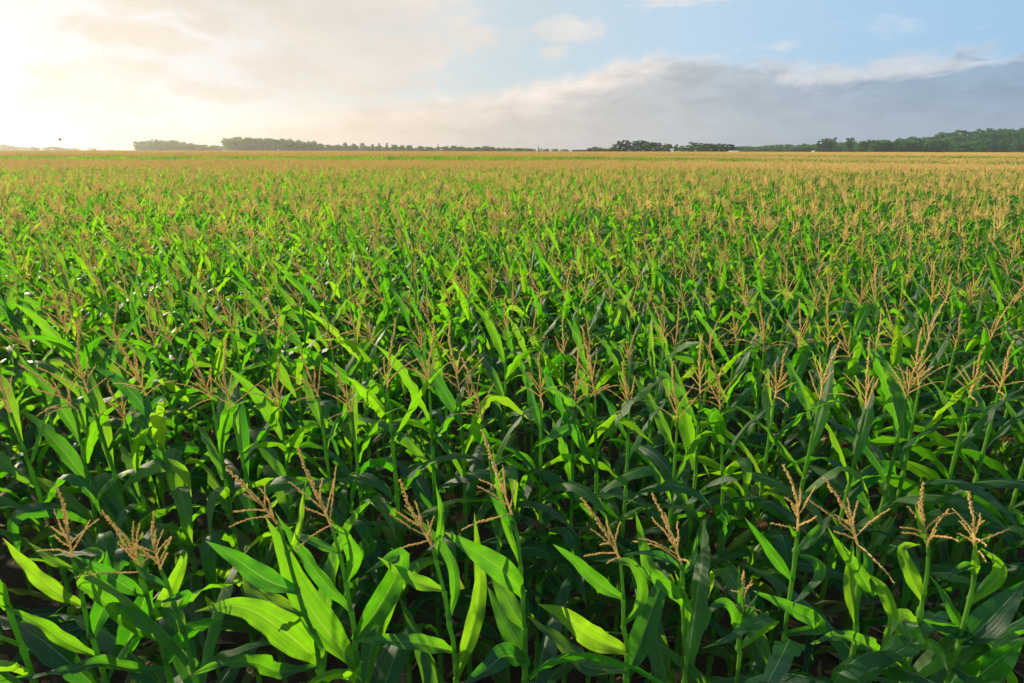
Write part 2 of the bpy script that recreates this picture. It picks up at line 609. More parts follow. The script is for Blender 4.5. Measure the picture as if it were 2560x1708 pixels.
def generic_leaf(mb, r, h, az, frac, n=15, m=6, mi=0, size=1.0):
    """frac 0 = low on the stalk, 1 = the flag leaf under the tassel"""
    L = (0.73 - 0.37 * max(frac - 0.50, 0) / 0.50) * r.uniform(0.85, 1.12)
    wmax = (0.097 - 0.042 * max(frac - 0.5, 0) / 0.5) * r.uniform(0.85, 1.12)
    L, wmax = L * size, wmax * size
    if frac > 0.74:
        e0 = R(r.uniform(52, 76))
        droop = R(r.uniform(5, 60))
        kink = R(r.uniform(60, 110)) if r.random() < 0.30 else 0.0
    else:
        e0 = R(r.uniform(48, 66))
        droop = R(r.uniform(70, 125))
        kink = R(r.uniform(40, 90)) if r.random() < 0.35 else 0.0
    P, d, side = generic_spine(h, az, L, e0, droop, kink, r.uniform(0.4, 0.72), R(r.uniform(-28, 28)), n)
    s = np.linspace(0, 1, n)
    # blades roll about their midrib; of a few natural rolls keep the one turned most to the light
    best = None
    for _ in range(4):
        tw = R(r.uniform(-75, 75)) * s ** 0.9 + R(r.uniform(-28, 28))
        sd = twist_side(side, d, tw)
        nn = np.cross(sd, d)[n // 4:]
        score = float(np.mean(np.abs(nn @ SUN_V) * (0.35 + np.abs(nn[:, 1])))) * r.uniform(0.7, 1.0)
        if best is None or score > best[0]:
            best = (score, sd)
    side = best[1]
    fold = R(r.uniform(26, 40)) * (1 - s) ** 1.3 + R(r.uniform(4, 12))
    leaf_sheet(mb, P, side, width_profile(s, wmax), fold, r.uniform(0.004, 0.012), m, mi, int(r.integers(1 << 30)))


def stalk_shape(mb, path, r0, r1, nodes, k=9, mi=0):
    """stalk along a path with swollen joints where the leaf sheaths sit"""
    path = np.asarray(path, float)
    seg = np.linalg.norm(np.diff(path, axis=0), axis=1)
    cum = np.concatenate([[0], np.cumsum(seg)])
    tt = [0.0, cum[-1]]
    for nd in nodes:
        tt += [nd - 0.10, nd - 0.05, nd - 0.02, nd - 0.004, nd + 0.006, nd + 0.03]
    tt = np.unique(np.clip(np.array(tt), 0, cum[-1]))
    tt = np.unique(np.concatenate([tt, cum]))
    pts = np.stack([np.interp(tt, cum, path[:, i]) for i in range(3)], 1)
    f = tt / cum[-1]
    rad = r0 + (r1 - r0) * f ** 1.2
    for nd in nodes:
        rad = rad * (1 + 0.20 * np.exp(-((tt - nd) / 0.012) ** 2))
        rad = rad * (1 + 0.26 * np.where(tt <= nd + 1e-6, np.exp(-np.maximum(nd - tt, 0) / 0.06), 0.0))
    mb.tube(pts, rad, k, mi)


def tassel_branch(mb, r, p0, d0, L, sag, rad, fine, mi=0):
    rad = rad * (0.70 if fine else 1.0)
    n = 9 if fine else (4 if fine is not None else 3)
    pts = [np.array(p0, float)]
    d = np.array(d0, float)
    d /= np.linalg.norm(d)
    for i in range(n - 1):
        pts.append(pts[-1] + d * L / (n - 1))
        d = d + np.array([r.normal(0, 0.07), r.normal(0, 0.07), -sag / (n - 1)])
        d /= np.linalg.norm(d)
    pts = np.array(pts)
    if fine:
        mb.tube(pts, np.linspace(0.0022, 0.0012, n), 4, mi)
        seg = np.linalg.norm(np.diff(pts, axis=0), axis=1)
        cum = np.concatenate([[0], np.cumsum(seg)])
        start = L * 0.10
        pos = np.arange(start, L, 0.0048)
        for q, t_ in enumerate(pos):
            c = np.array([np.interp(t_, cum, pts[:, i]) for i in range(3)])
            i = min(int(t_ / L * (n - 1)), n - 2)
            T = pts[i + 1] - pts[i]
            T /= np.linalg.norm(T)
            taper = 0.75 + 0.35 * math.sin(math.pi * min(1, t_ / L))
            for w in range(2):
                rv = r.normal(size=3)
                rv -= T * np.dot(rv, T)
                rv /= np.linalg.norm(rv) + 1e-9
                ax = T * 0.85 + rv * r.uniform(0.22, 0.55) + np.array([0, 0, -0.15 * (r.random() < 0.3)])
                ax /= np.linalg.norm(ax)
                sl = rad * 2.3 * r.uniform(0.8, 1.25) * taper
                sw = rad * 0.62 * taper
                base = c + rv * 0.0012
                b1 = np.cross(ax, rv)
                b1 /= np.linalg.norm(b1) + 1e-9
                b2 = np.cross(ax, b1)
                mid = base + ax * sl * 0.45
                V = [base, mid + b1 * sw, mid + b2 * sw, mid - b1 * sw, mid - b2 * sw, base + ax * sl]
                mb.add(V, [(0, 2, 1), (0, 3, 2), (0, 4, 3), (0, 1, 4), (5, 1, 2), (5, 2, 3), (5, 3, 4), (5, 4, 1)], None, mi)
    else:
        taper = np.linspace(1.0, 0.55, n)
        jag = 1 + 0.25 * r.uniform(-1, 1, n)
        mb.tube(pts, rad * taper * jag * (1.08 if fine is not None else 2.1), 3, mi, cap=False)


def tassel_shape(mb, r, base, d, spike, nb, fine=True, mi=0, peduncle=0.0):
    """central spike along d from base with side branches from its lower part"""
    base = np.array(base, float)
    d = np.array(d, float)
    d /= np.linalg.norm(d)
    axis_len = 0.09
    mb.tube(np.array([base - d * 0.02, base + d * axis_len]), [0.0042, 0.003], 5 if fine else 3, mi, cap=False)
    tassel_branch(mb, r, base + d * axis_len * 0.7, d, spike, r.uniform(0.0, 0.18), 0.0062 if fine else 0.0056, fine, mi)
    a0 = r.uniform(0, 6.28)
    ref = np.array([1.0, 0, 0]) if abs(d[0]) < 0.8 else np.array([0, 1.0, 0])
    A = np.cross(d, ref)
    A /= np.linalg.norm(A)
    B = np.cross(d, A)
    for i in range(nb):
        a = a0 + i * 2.4 + r.uniform(-0.4, 0.4)
        out = A * math.cos(a) + B * math.sin(a)
        f = i / max(nb - 1, 1)
        low = 1 - f
        ang = R(r.uniform(14, 34) + 52 * low * r.random())
        p = base + d * axis_len * (0.05 + 0.85 * f)
        dd = d * math.cos(ang) + out * math.sin(ang)
        tassel_branch(mb, r, p, dd, spike * r.uniform(0.40, 0.78) * (0.8 + 0.25 * low), r.uniform(0.0, 0.8) * (0.4 + low), 0.0037 if fine else 0.0050, fine, mi)


def ear_meshes(r, name_i):
    """husk and silk, in the ear's own frame: base at the origin, leaning outwards along +X"""
    ang = R(r.uniform(58, 74))
    d = np.array([math.cos(ang), 0, math.sin(ang)])
    L = r.uniform(0.19, 0.23)
    s = np.linspace(0, 1, 9)
    hb = MB()
    pts = np.outer(s * L, d) + np.array([0.008, 0, 0])
    hb.tube(pts, 0.0235 * np.sin(np.pi * np.clip(0.16 + 0.80 * s, 0, 1)) ** 0.7, 9, 0)
    for k in range(3):
        P = np.outer(np.linspace(0.45, 1.12, 6) * L, d) + np.array([0.01, 0, 0])
        sd = np.tile(np.array([math.sin(k * 2.1), math.cos(k * 2.1), 0]), (6, 1))
        off = np.cross(sd, d) * 0.018 * np.linspace(1.0, 1.4, 6)[:, None]
        leaf_sheet(hb, P + off, sd, np.linspace(0.03, 0.002, 6), np.full(6, R(20)), 0.002, 2, 0, k)
    sb = MB()
    tip = d * L
    for k in range(54):
        q = d * r.uniform(0.3, 1.0) + r.normal(0, 0.22, 3)
        q /= np.linalg.norm(q)
        p = [tip + np.array([0.008, 0, 0])]
        dd = q
        for j in range(3):
            dd = dd + np.array([0, 0, -0.38])
            dd /= np.linalg.norm(dd)
            p.append(p[-1] + dd * r.uniform(0.010, 0.017))
        sb.tube(np.array(p), [0.0022, 0.002, 0.0018, 0.0012], 3, 0, cap=False)
    return hb.mesh("ear", M_HUSK), sb.mesh("silk", M_SILK)


def az_pick(r, i):
    base = 0.0 if i % 2 == 0 else math.pi
    return base + r.normal(0, R(38))


class Proto:
    """one growth habit of corn: meshes for its parts in the plant's own frame"""

    def __init__(self, seed, leaves=12, n=15, m=6, low=0.42, fine=True):
        r = np.random.default_rng(seed)
        self.H = r.uniform(1.86, 2.0)                  # height of the tassel base
        lean = r.normal(0, 0.02, 2)
        path = [(0, 0, -0.03), (lean[0] * 0.2, lean[1] * 0.2, 0.7), (lean[0], lean[1], 1.5), (lean[0] * 1.8 - 0.012, lean[1] * 1.8, self.H)]
        hs = np.linspace(low, self.H - 0.16, leaves) + r.normal(0, 0.012, leaves)
        b = MB()
        stalk_shape(b, path, 0.0135, 0.0052, hs)
        self.stalk = b.mesh("stalk", M_STALK)
        self.leaves = []
        twist0 = r.normal(0, R(25))
        zz = np.array([p[2] for p in path])
        for i, h in enumerate(hs):
            lb = MB()
            frac = h / self.H
            generic_leaf(lb, r, h, az_pick(r, i) + twist0, (frac - 0.2) / 0.8, n, m)
            off = np.array([np.interp(h, zz, [p[k] for p in path]) for k in range(2)] + [0.0])
            lb.v = [v + off for v in lb.v]
            mat = M_LEAF_DULL if (frac < 0.45 and r.random() < 0.4) else M_LEAF
            self.leaves.append(lb.mesh("leaf", mat))
        self.tip = np.array(path[-1], float)
        tb = MB()
        d = np.array([r.uniform(-0.42, 0.12), r.normal(0, 0.14), 1.0])
        tassel_shape(tb, r, (0, 0, 0.0), d, r.uniform(0.21, 0.27), int(r.integers(6, 10)), fine)
        self.tassel = tb.mesh("tassel", M_TASSEL)
        self.ear, self.silk = ear_meshes(r, seed)
        self.ear_h = r.uniform(0.95, 1.15)
        self.ear_az = r.uniform(0, 6.28)


def place_plant(proto, x, y, rz, sc, label, group, tassel_rz=None, skip_low=0):
    root = empty("corn_plant", (x, y, float(ground_z(x, y))), rz, sc)
    tag(root, label, "corn plant", group)
    link("stalk", proto.stalk, root)
    for me in proto.leaves[skip_low:]:
        link("leaf", me, root)
    t_ = link("tassel", proto.tassel, root)
    t_.location = tuple(proto.tip)
    t_.rotation_euler = (0, 0, -rz + (tassel_rz or 0.0))
    e = link("ear", proto.ear, root)
    e.location = (0, 0, proto.ear_h)
    e.rotation_euler = (0, 0, proto.ear_az)
    link("silk", proto.silk, e)
    return root


# ------------------------------------------------------------------ the front row, plant by plant
ROW0, PITCH_ROW, GAP = 1.50, 0.97, 0.197
CROPS = {5: (0, 1100), 6: (850, 1100), 7: (1660, 1100)}
KC = 900.0 / 2321.0


def cpx(c, x, y):
    o = CROPS[c]
    return o[0] + x * KC, o[1] + y * KC


def catmull(P, n):
    P = np.asarray(P, float)
    k = len(P)
    if k == 2:
        return np.stack([P[0] + (P[1] - P[0]) * t for t in np.linspace(0, 1, n)])
    E = np.vstack([2 * P[0] - P[1], P, 2 * P[-1] - P[-2]])
    out = []
    for t in np.linspace(0, k - 1, 80):
        i = min(int(t), k - 2)
        f = t - i
        p0, p1, p2, p3 = E[i], E[i + 1], E[i + 2], E[i + 3]
        out.append(0.5 * ((2 * p1) + (-p0 + p2) * f + (2 * p0 - 5 * p1 + 4 * p2 - p3) * f * f + (-p0 + 3 * p1 - 3 * p2 + p3) * f ** 3))
    out = np.array(out)
    seg = np.linalg.norm(np.diff(out, axis=0), axis=1)
    cum = np.concatenate([[0], np.cumsum(seg)])
    tt = np.linspace(0, cum[-1], n)
    return np.stack([np.interp(tt, cum, out[:, i]) for i in range(3)], 1)


# plant: (crop, tassel tip, tassel base, stalk points downwards, branches, label, leaves)
# leaf: (points from the stalk to the tip, width in crop pixels, forward offset of the tip, roll in degrees)
FRONT = [
    (5, (385, 320), (470, 760), [(495, 860), (530, 1000), (590, 1290), (650, 1440)], 8,
     "front row corn plant nearest the left edge, one upright spike over a bright blade", [
         ([(535, 1090), (360, 985), (180, 825), (20, 640)], 112, -0.05, 12),
         ([(490, 850), (330, 768), (180, 665)], 62, 0.05, -15),
         ([(500, 870), (600, 815), (645, 745), (450, 745), (255, 752)], 78, 0.08, 35),
         ([(590, 1290), (625, 1190), (690, 1000), (690, 720)], 150, 0.10, 0),
         ([(640, 1430), (430, 1310), (240, 1180), (0, 1070)], 105, -0.08, 20)]),
    (5, (755, 385), (910, 860), [(990, 1150), (1050, 1330), (1090, 1500)], 7,
     "front row corn plant with a long dark spike leaning left over a folded dark blade", [
         ([(965, 1025), (830, 960), (640, 830), (480, 755)], 112, -0.06, 15),
         ([(1055, 1330), (820, 1180), (640, 1010), (520, 930), (560, 850)], 132, -0.14, 25),
         ([(990, 1170), (1080, 1010), (1160, 840), (1185, 730), (1120, 745)], 125, 0.06, 5),
         ([(965, 1010), (905, 1130), (835, 1290), (770, 1490)], 225, 0.14, -5),
         ([(1090, 1480), (1200, 1270), (1320, 1190), (1440, 1150)], 150, -0.12, 30),
         ([(1085, 1510), (860, 1480), (650, 1445), (400, 1500), (0, 1562)], 105, -0.22, 30)]),
    (5, (945, 535), (1040, 840), [(1100, 980), (1140, 1110), (1195, 1270), (1230, 1400)], 9,
     "front row corn plant with a bushy brown double spike beside a pale folded blade", [
         ([(1085, 980), (960, 890), (845, 780)], 60, 0.06, 10),
         ([(1190, 1260), (1110, 1130), (1000, 1040)], 130, 0.08, 5),
         ([(1150, 1130), (1190, 1060), (1212, 995), (1110, 1030), (985, 1068)], 62, -0.05, 20)]),
    (5, (1520, 200), (1790, 540), [(1830, 640), (1900, 900), (2000, 1230), (2060, 1450)], 9,
     "front row corn plant with wide drooping tassel branches and a big arching blade", [
         ([(1925, 1005), (1720, 905), (1500, 755), (1325, 655)], 172, -0.04, 12),
         ([(1860, 760), (1925, 600), (1955, 400), (1975, 240)], 52, 0.10, 0),
         ([(2060, 1440), (1900, 1290), (1660, 1120), (1470, 1075), (1262, 1112)], 265, -0.20, 14),
         ([(2040, 1490), (1820, 1500), (1650, 1440), (1450, 1440), (1200, 1535)], 140, -0.26, 35),
         ([(1960, 1150), (1660, 1010), (1590, 900), (1560, 820)], 130, 0.12, 10)]),
    (5, (1900, 80), (2140, 560), [(2200, 760), (2240, 960), (2290, 1230), (2312, 1480)], 8,
     "tall front row corn plant with the widest bright blade rising to the left", [
         ([(2305, 1480), (2100, 1220), (1920, 950), (1800, 660), (1715, 500)], 235, 0.02, 6),
         ([(2190, 745), (2010, 655), (1845, 590)], 80, 0.05, 12),
         ([(2280, 1110), (2110, 935), (1960, 740), (1775, 465)], 112, 0.04, -14),
         ([(2235, 940), (2292, 780), (2235, 640), (2130, 510)], 132, -0.06, 15),
         ([(2282, 1310), (2440, 1090), (2545, 900), (2600, 735), (2470, 790), (2360, 860)], 200, -0.05, 4)]),
    (6, (355, 290), (600, 690), [(640, 850), (680, 1000), (710, 1200), (755, 1550)], 8,
     "front row corn plant with bunched spikes beside a thin upright yellow green blade", [
         ([(675, 990), (520, 925), (380, 850), (245, 758)], 112, -0.05, 14),
         ([(700, 1180), (742, 950), (700, 750), (570, 580), (400, 445)], 90, 0.10, 10),
         ([(640, 790), (655, 500), (615, 260)], 62, 0.04, 0),
         ([(742, 1385), (640, 1340), (500, 1310), (250, 1292), (68, 1310)], 132, -0.16, 22),
         ([(775, 1555), (860, 1200), (905, 950), (890, 700), (868, 470)], 140, 0.10, 5)]),
    (6, (930, -20), (1110, 480), [(1150, 640), (1180, 1000), (1195, 1250), (1198, 1560)], 6,
     "tallest front row corn plant, narrow tassel at the middle of the photo", [
         ([(1190, 1000), (1060, 850), (830, 690), (678, 594)], 195, -0.06, 8),
         ([(1142, 595), (1040, 450), (955, 330)], 80, 0.02, -10),
         ([(1165, 830), (1062, 500), (985, 60)], 62, 0.08, 0),
         ([(1192, 1230), (1130, 1120), (1040, 960), (960, 830)], 150, 0.10, 10),
         ([(1195, 1430), (1100, 1200), (955, 950)], 190, 0.12, -10),
         ([(1196, 1440), (1060, 1395), (950, 1480), (790, 1580)], 185, -0.18, 24)]),
    (6, (1600, 385), (1810, 770), [(1830, 1000), (1832, 1230), (1850, 1560)], 7,
     "front row corn plant with a sparse tassel and a bent pale blade right of it", [
         ([(1832, 1040), (1680, 930), (1500, 762), (1368, 668)], 122, -0.04, 10),
         ([(1835, 1390), (1620, 1270), (1450, 1130), (1278, 1056)], 190, -0.12, 10),
         ([(1840, 1200), (1922, 1080), (1952, 950), (1870, 790), (1640, 780)], 92, 0.02, 20),
         ([(1848, 1540), (1905, 1400), (1975, 1200), (2050, 1000), (2098, 855), (2015, 885)], 185, 0.16, -5),
         ([(1845, 1500), (1600, 1460), (1420, 1300), (1205, 1130)], 150, 0.16, 18)]),
    (6, (2035, 355), (2205, 800), [(2215, 1000), (2222, 1280), (2226, 1560)], 7,
     "front row corn plant with an open tassel above a dark white ribbed blade", [
         ([(2235, 1080), (2180, 1000), (2050, 905), (1885, 788)], 112, -0.08, 10),
         ([(2220, 900), (2282, 750), (2312, 580)], 52, 0.04, 0),
         ([(2205, 860), (2150, 785), (2000, 728), (1828, 742)], 66, 0.02, 28),
         ([(2215, 1000), (2020, 860), (1965, 700), (1908, 458)], 112, 0.08, 5),
         ([(2226, 1320), (2252, 1100), (2160, 840)], 66, -0.04, 5)]),
    (7, (520, 880), (515, 1100), [(500, 1210), (480, 1350), (470, 1560)], 5,
     "stunted front row corn plant far shorter than its neighbours with a small pale tassel", [
         ([(508, 1170), (498, 1000), (484, 808)], 52, 0.02, 0),
         ([(515, 1165), (560, 1080), (612, 978)], 42, 0.03, 0),
         ([(490, 1290), (450, 1120), (400, 1050), (310, 1090), (275, 1225)], 95, -0.05, 15),
         ([(480, 1360), (700, 1155), (560, 1190), (420, 1280), (250, 1342)], 110, -0.10, 15)]),
    (7, (885, 225), (865, 580), [(850, 740), (825, 930), (785, 1200), (760, 1400)], 7,
     "front row corn plant with compact upright tassel, two straight blades in a V", [
         ([(825, 925), (740, 790), (640, 650), (522, 497)], 92, -0.02, 8),
         ([(850, 755), (1000, 580), (1118, 438)], 82, 0.04, 0),
         ([(860, 645), (835, 590), (808, 538)], 42, -0.02, 0),
         ([(850, 745), (965, 762), (1012, 835), (955, 945), (808, 1072)], 84, -0.05, 18),
         ([(775, 1260), (1000, 1190), (800, 1070), (578, 968)], 132, -0.10, 14)]),
    (7, (1105, 215), (1255, 680), [(1258, 900), (1245, 1100), (1240, 1240), (1180, 1540)], 8,
     "front row corn plant with a long brown spike over a curled leaf sheath", [
         ([(1262, 950), (1360, 1020), (1250, 830), (1150, 700), (1058, 558)], 112, -0.05, 8),
         ([(1232, 1200), (1200, 900), (1222, 640)], 104, 0.08, 0),
         ([(1258, 960), (1322, 800), (1272, 648)], 82, 0.06, 0),
         ([(1258, 840), (1400, 945), (1482, 1150), (1388, 1365)], 104, -0.04, 10),
         ([(1238, 1300), (1390, 1350), (1150, 1258), (945, 1312)], 122, -0.18, 25)]),
    (7, (1635, 310), (1705, 680), [(1700, 850), (1645, 1160), (1600, 1380), (1550, 1520)], 9,
     "front row corn plant with curly drooping tassel branches over a folded blade", [
         ([(1702, 650), (1650, 520), (1620, 398)], 44, 0.02, 0),
         ([(1652, 1035), (1590, 850), (1540, 690), (1655, 668)], 112, 0.05, 6),
         ([(1645, 1160), (1920, 1235), (1850, 1080), (1780, 950), (1700, 850)], 104, 0.10, 10),
         ([(1640, 1180), (1560, 1170), (1600, 1290), (1470, 1390), (1378, 1495)], 180, -0.14, 10),
         ([(1610, 1340), (1730, 1310), (1800, 1400), (1835, 1490)], 92, -0.08, 20)]),
    (7, (2005, 400), (2010, 720), [(2000, 900), (1960, 1080), (1900, 1300), (1850, 1500)], 9,
     "front row corn plant nearest the right edge, shaggy tassel over a yellowish blade", [
         ([(1998, 800), (1900, 832), (1798, 892)], 62, -0.05, 15),
         ([(2000, 925), (2012, 780), (2010, 648)], 62, -0.02, 0),
         ([(1985, 1065), (2080, 960), (2165, 860), (2150, 780), (2050, 690)], 104, -0.05, 10),
         ([(1900, 1320), (2000, 1250), (2200, 1050), (2345, 890)], 225, 0.06, 0),
         ([(1870, 1460), (2000, 1520), (2150, 1420), (2335, 1265)], 220, -0.10, 10)]),
]


def build_front():
    for k, (crop, tip, base, stalk, nb, label, leaves) in enumerate(FRONT):
        r = np.random.default_rng(100 + k)
        Y = ROW0 + r.uniform(-0.03, 0.03)
        P = lambda q, y=Y: at(*cpx(crop, *q), y)
        pts = [P(base)] + [P(q) for q in stalk]
        foot = pts[-1].copy()
        d = (pts[-1] - pts[-2]) / np.linalg.norm(pts[-1] - pts[-2])
        foot = foot + np.array([d[0] * 0.12, 0, 0])
        foot[2] = -0.03
        path = np.array([foot] + pts[::-1])
        root_loc = np.array([foot[0], Y, 0.0])
        root = empty("corn_plant", tuple(root_loc))
        tag(root, label, "corn plant", "corn plants of the field")
        # the stalk, dense samples for snapping the leaf bases
        dense = catmull(path, 160)
        b = MB()
        spans = [P(lf[0][0])[2] for lf in leaves]
        cum = np.concatenate([[0], np.cumsum(np.linalg.norm(np.diff(dense, axis=0), axis=1))])
        nodes = []
        lows = list(np.arange(0.35, min(spans) - 0.05, 0.125))
        for z in spans + lows:
            i = int(np.argmin(np.abs(dense[:, 2] - z)))
            nodes.append(cum[i])
        stalk_shape(b, np.vstack([dense[:-1:4], dense[-1:]]) - root_loc, 0.0145, 0.0046, nodes)
        b.build("stalk", M_STALK, root)
        for j, (lp, wpx, dy_, roll) in enumerate(leaves):
            Q = []
            for i, q in enumerate(lp):
                f = i / (len(lp) - 1)
                Q.append(P(q, Y + dy_ * f ** 1.2 - 0.012))
            i0 = int(np.argmin(np.linalg.norm(dense - Q[0], axis=1)))
            snap = dense[i0]
            if np.linalg.norm(snap - Q[0]) > 0.12:
                i0 = int(np.argmin(np.abs(dense[:, 2] - Q[0][2])))
                snap = dense[i0]
            Q[0] = snap
            n = 24
            C = catmull(Q, n)
            eye = np.array([0, 0, EYE])
            T = np.gradient(C, axis=0)
            T /= np.linalg.norm(T, axis=1)[:, None]
            V = C - eye
            dist = np.linalg.norm(V, axis=1)
            V /= dist[:, None]
            side = np.cross(T, V)
            nrm = np.linalg.norm(side, axis=1)[:, None]
            side = side / np.maximum(nrm, 1e-6)
            for i in range(1, n):
                if np.dot(side[i], side[i - 1]) < 0:
                    side[i] = -side[i]
            for _ in range(3):
                side[1:-1] = (side[:-2] + side[1:-1] * 2 + side[2:]) / 4
                side /= np.linalg.norm(side, axis=1)[:, None]
            s = np.linspace(0, 1, n)
            rl = R(roll) + R(r.uniform(-14, 14)) * s
            side = twist_side(side, T, rl)
            Nn = np.cross(side, T)
            if np.mean(Nn[:, 2]) < 0:
                side = -side
            wm = wpx * KC / F_PX * float(np.median((C - eye) @ np.array([0, CP, -SP]))) * 0.85
            fold = R(r.uniform(24, 34)) * (1 - s) ** 1.4 + R(r.uniform(3, 9))
            lb = MB()
            leaf_sheet(lb, C - root_loc, side, width_profile(s, wm), fold, r.uniform(0.004, 0.009), 8, 0, int(r.integers(1 << 30)))
            lb.build("leaf", M_LEAF, root)
        for j, z in enumerate(lows):
            lb = MB()
            i = int(np.argmin(np.abs(dense[:, 2] - z)))
            generic_leaf(lb, r, 0.0, az_pick(r, j) + r.normal(0, 0.9), 0.05 + 0.3 * j / max(len(lows), 1), 18, 8)
            lb.v = [v + (dense[i] - root_loc) for v in lb.v]
            lb.build("leaf", M_LEAF, root)
        tb = MB()
        d = P(tip) - P(base)
        L = np.linalg.norm(d)
        tassel_shape(tb, r, (0, 0, 0), d + np.array([0, r.uniform(-0.05, 0.05) * L, 0]), L * 0.80, nb, True)
        to = tb.build("tassel", M_TASSEL, root)
        to.location = tuple(P(base) - root_loc)
        he, si = ear_meshes(r, k)
        e = link("ear", he, root)
        i = int(np.argmin(np.abs(dense[:, 2] - r.uniform(0.95, 1.15))))
        e.location = tuple(dense[i] - root_loc)
        e.rotation_euler = (0, 0, r.uniform(0, 6.28))
        link("silk", si, e)


build_front()

# ------------------------------------------------------------------ the rows behind, one object per plant
PROTOS = [Proto(s) for s in range(20, 34)]
ORD = ("zeroth first second third fourth fifth sixth seventh eighth ninth tenth eleventh twelfth thirteenth fourteenth fifteenth sixteenth seventeenth "
       "eighteenth nineteenth twentieth").split()
TENS = {2: "twenty", 3: "thirty", 4: "forty", 5: "fifty"}


def ordinal(n):
    if n <= 20:
        return ORD[n]
    t, u = divmod(n, 10)
    return {3: "thirtieth", 4: "fortieth", 5: "fiftieth"}[t] if u == 0 else TENS[t] + "-" + ORD[u]


def project(x, y, z):
    fwd = y * CP - (z - EYE) * SP
    up = y * SP + (z - EYE) * CP
    return CX + F_PX * x / fwd, CY - F_PX * up / fwd


ROW2 = [(145, 1033), (239, 983), (306, 1068), (408, 991), (525, 1002), (597, 1018), (678, 1045), (797, 999), (881, 1029), (973, 964), (1065, 987),
        (1155, 976), (1273, 1033), (1354, 1006), (1437, 1010), (1513, 976), (1580, 1025), (1698, 1052), (1773, 991), (1871, 1025), (1934, 995),
        (2037, 991), (2162, 1014), (2252, 995), (2315, 976), (2426, 991), (2504, 983)]
TAKEN = []                                    # every single plant's place, so that the mass of the field starts beyond


def build_rows():
    r = np.random.default_rng(5)
    total = len(FRONT)
    GROUP = "corn plants of the field"
    # plants of the front row that the frame's edges cut
    for (x, lab) in ((-1.66, "front row corn plant cut off by the left edge of the photo"),
                     (1.79, "front row corn plant cut off by the right edge of the photo")):
        place_plant(PROTOS[3], x, ROW0, r.normal(0, 0.4), 1.0, lab, GROUP)
        total += 1
    for row in range(1, 8):
        Y = ROW0 + PITCH_ROW * row
        spots = []
        if row == 1:
            for (px, py) in ROW2:
                p = at(px, py, Y)
                spots.append((p[0], Y, p[2]))
            spots.insert(0, (spots[0][0] - 0.2, Y, 1.95))
            spots.append((spots[-1][0] + 0.2, Y, 1.95))
        else:
            hw = 0.985 * (Y + 0.25)
            x = -hw + r.uniform(0, GAP)
            while x < hw:
                spots.append((x, Y, 1.93 + r.normal(0, 0.055) - (0.35 if r.random() < 0.03 else 0)))
                x += 0.91 * GAP * r.uniform(0.8, 1.25)
        row_items = []
        for (x, y, h) in spots:
            y = y + r.normal(0, 0.022)
            px, py = project(x, y, h)
            row_items.append((x, y, h, px))
        if row == 7:                          # fill up to 300 single plants from the middle of the last row outwards
            room = 298 - total
            row_items.sort(key=lambda q: abs(q[0]))
            for q in row_items[room:]:
                EXTRA.append((q[0], q[1], q[2]))
            row_items = row_items[:room]
        row_items.sort(key=lambda q: q[0])
        count = 0
        for (x, y, h, px) in row_items:
            pr = PROTOS[int(r.integers(len(PROTOS)))]
            inside = 6 < px < 2554
            if inside:
                count += 1
            rw = ordinal(row + 1)
            if not inside:
                side = "left" if px < 1280 else "right"
                lab = f"{rw} row corn plant cut off by the {side} edge of the photo"
            elif row <= 3:
                look = "low" if h < 1.80 else ("tall" if h > 1.98 else "green")
                lab = f"{look} tasselled corn plant, {ordinal(count)} from the left in the {rw} row"
            else:
                lab = f"green tasselled corn plant standing in the {rw} row from the front"
            place_plant(pr, x, y, r.normal(0, R(24)), h / pr.H, lab, GROUP,
                        r.normal(0, R(25)), skip_low=0 if row < 3 else 3)
            total += 1


EXTRA = []
build_rows()
N_ROW_END = 8


# ------------------------------------------------------------------ the rest of the field: one mass of instanced plants
def plain_plant(mb, r, x, y, z0, h, leaves, n, m, nb, low, tassel_seg=False, tscale=1.0, mis=(0, 1, 2)):
    lean = r.normal(0, 0.03, 2)
    mb.tube(np.array([(x, y, z0 + low * 0.6), (x + lean[0], y + lean[1], z0 + h)]), [0.012, 0.005], 3, mis[1], cap=False)
    hs = np.linspace(low, h - (0.22 if tassel_seg else 0.32), leaves)
    tw = r.normal(0, R(30))
    for i, hh in enumerate(hs):
        k = len(mb.v)
        generic_leaf(mb, r, hh, az_pick(r, i) + tw, (hh / h - 0.2) / 0.8, n, m, mis[0], 0.9)
        f = hh / h
        mb.v[k] = mb.v[k] + np.array([x + lean[0] * f, y + lean[1] * f, z0])
    if nb >= 0:
        d = np.array([r.uniform(-0.42, 0.12), r.normal(0, 0.15), 1.0])
        tassel_shape(mb, r, (x + lean[0], y + lean[1], z0 + h), d, r.uniform(0.21, 0.27) * tscale, nb, None if not tassel_seg else False, mis[2])


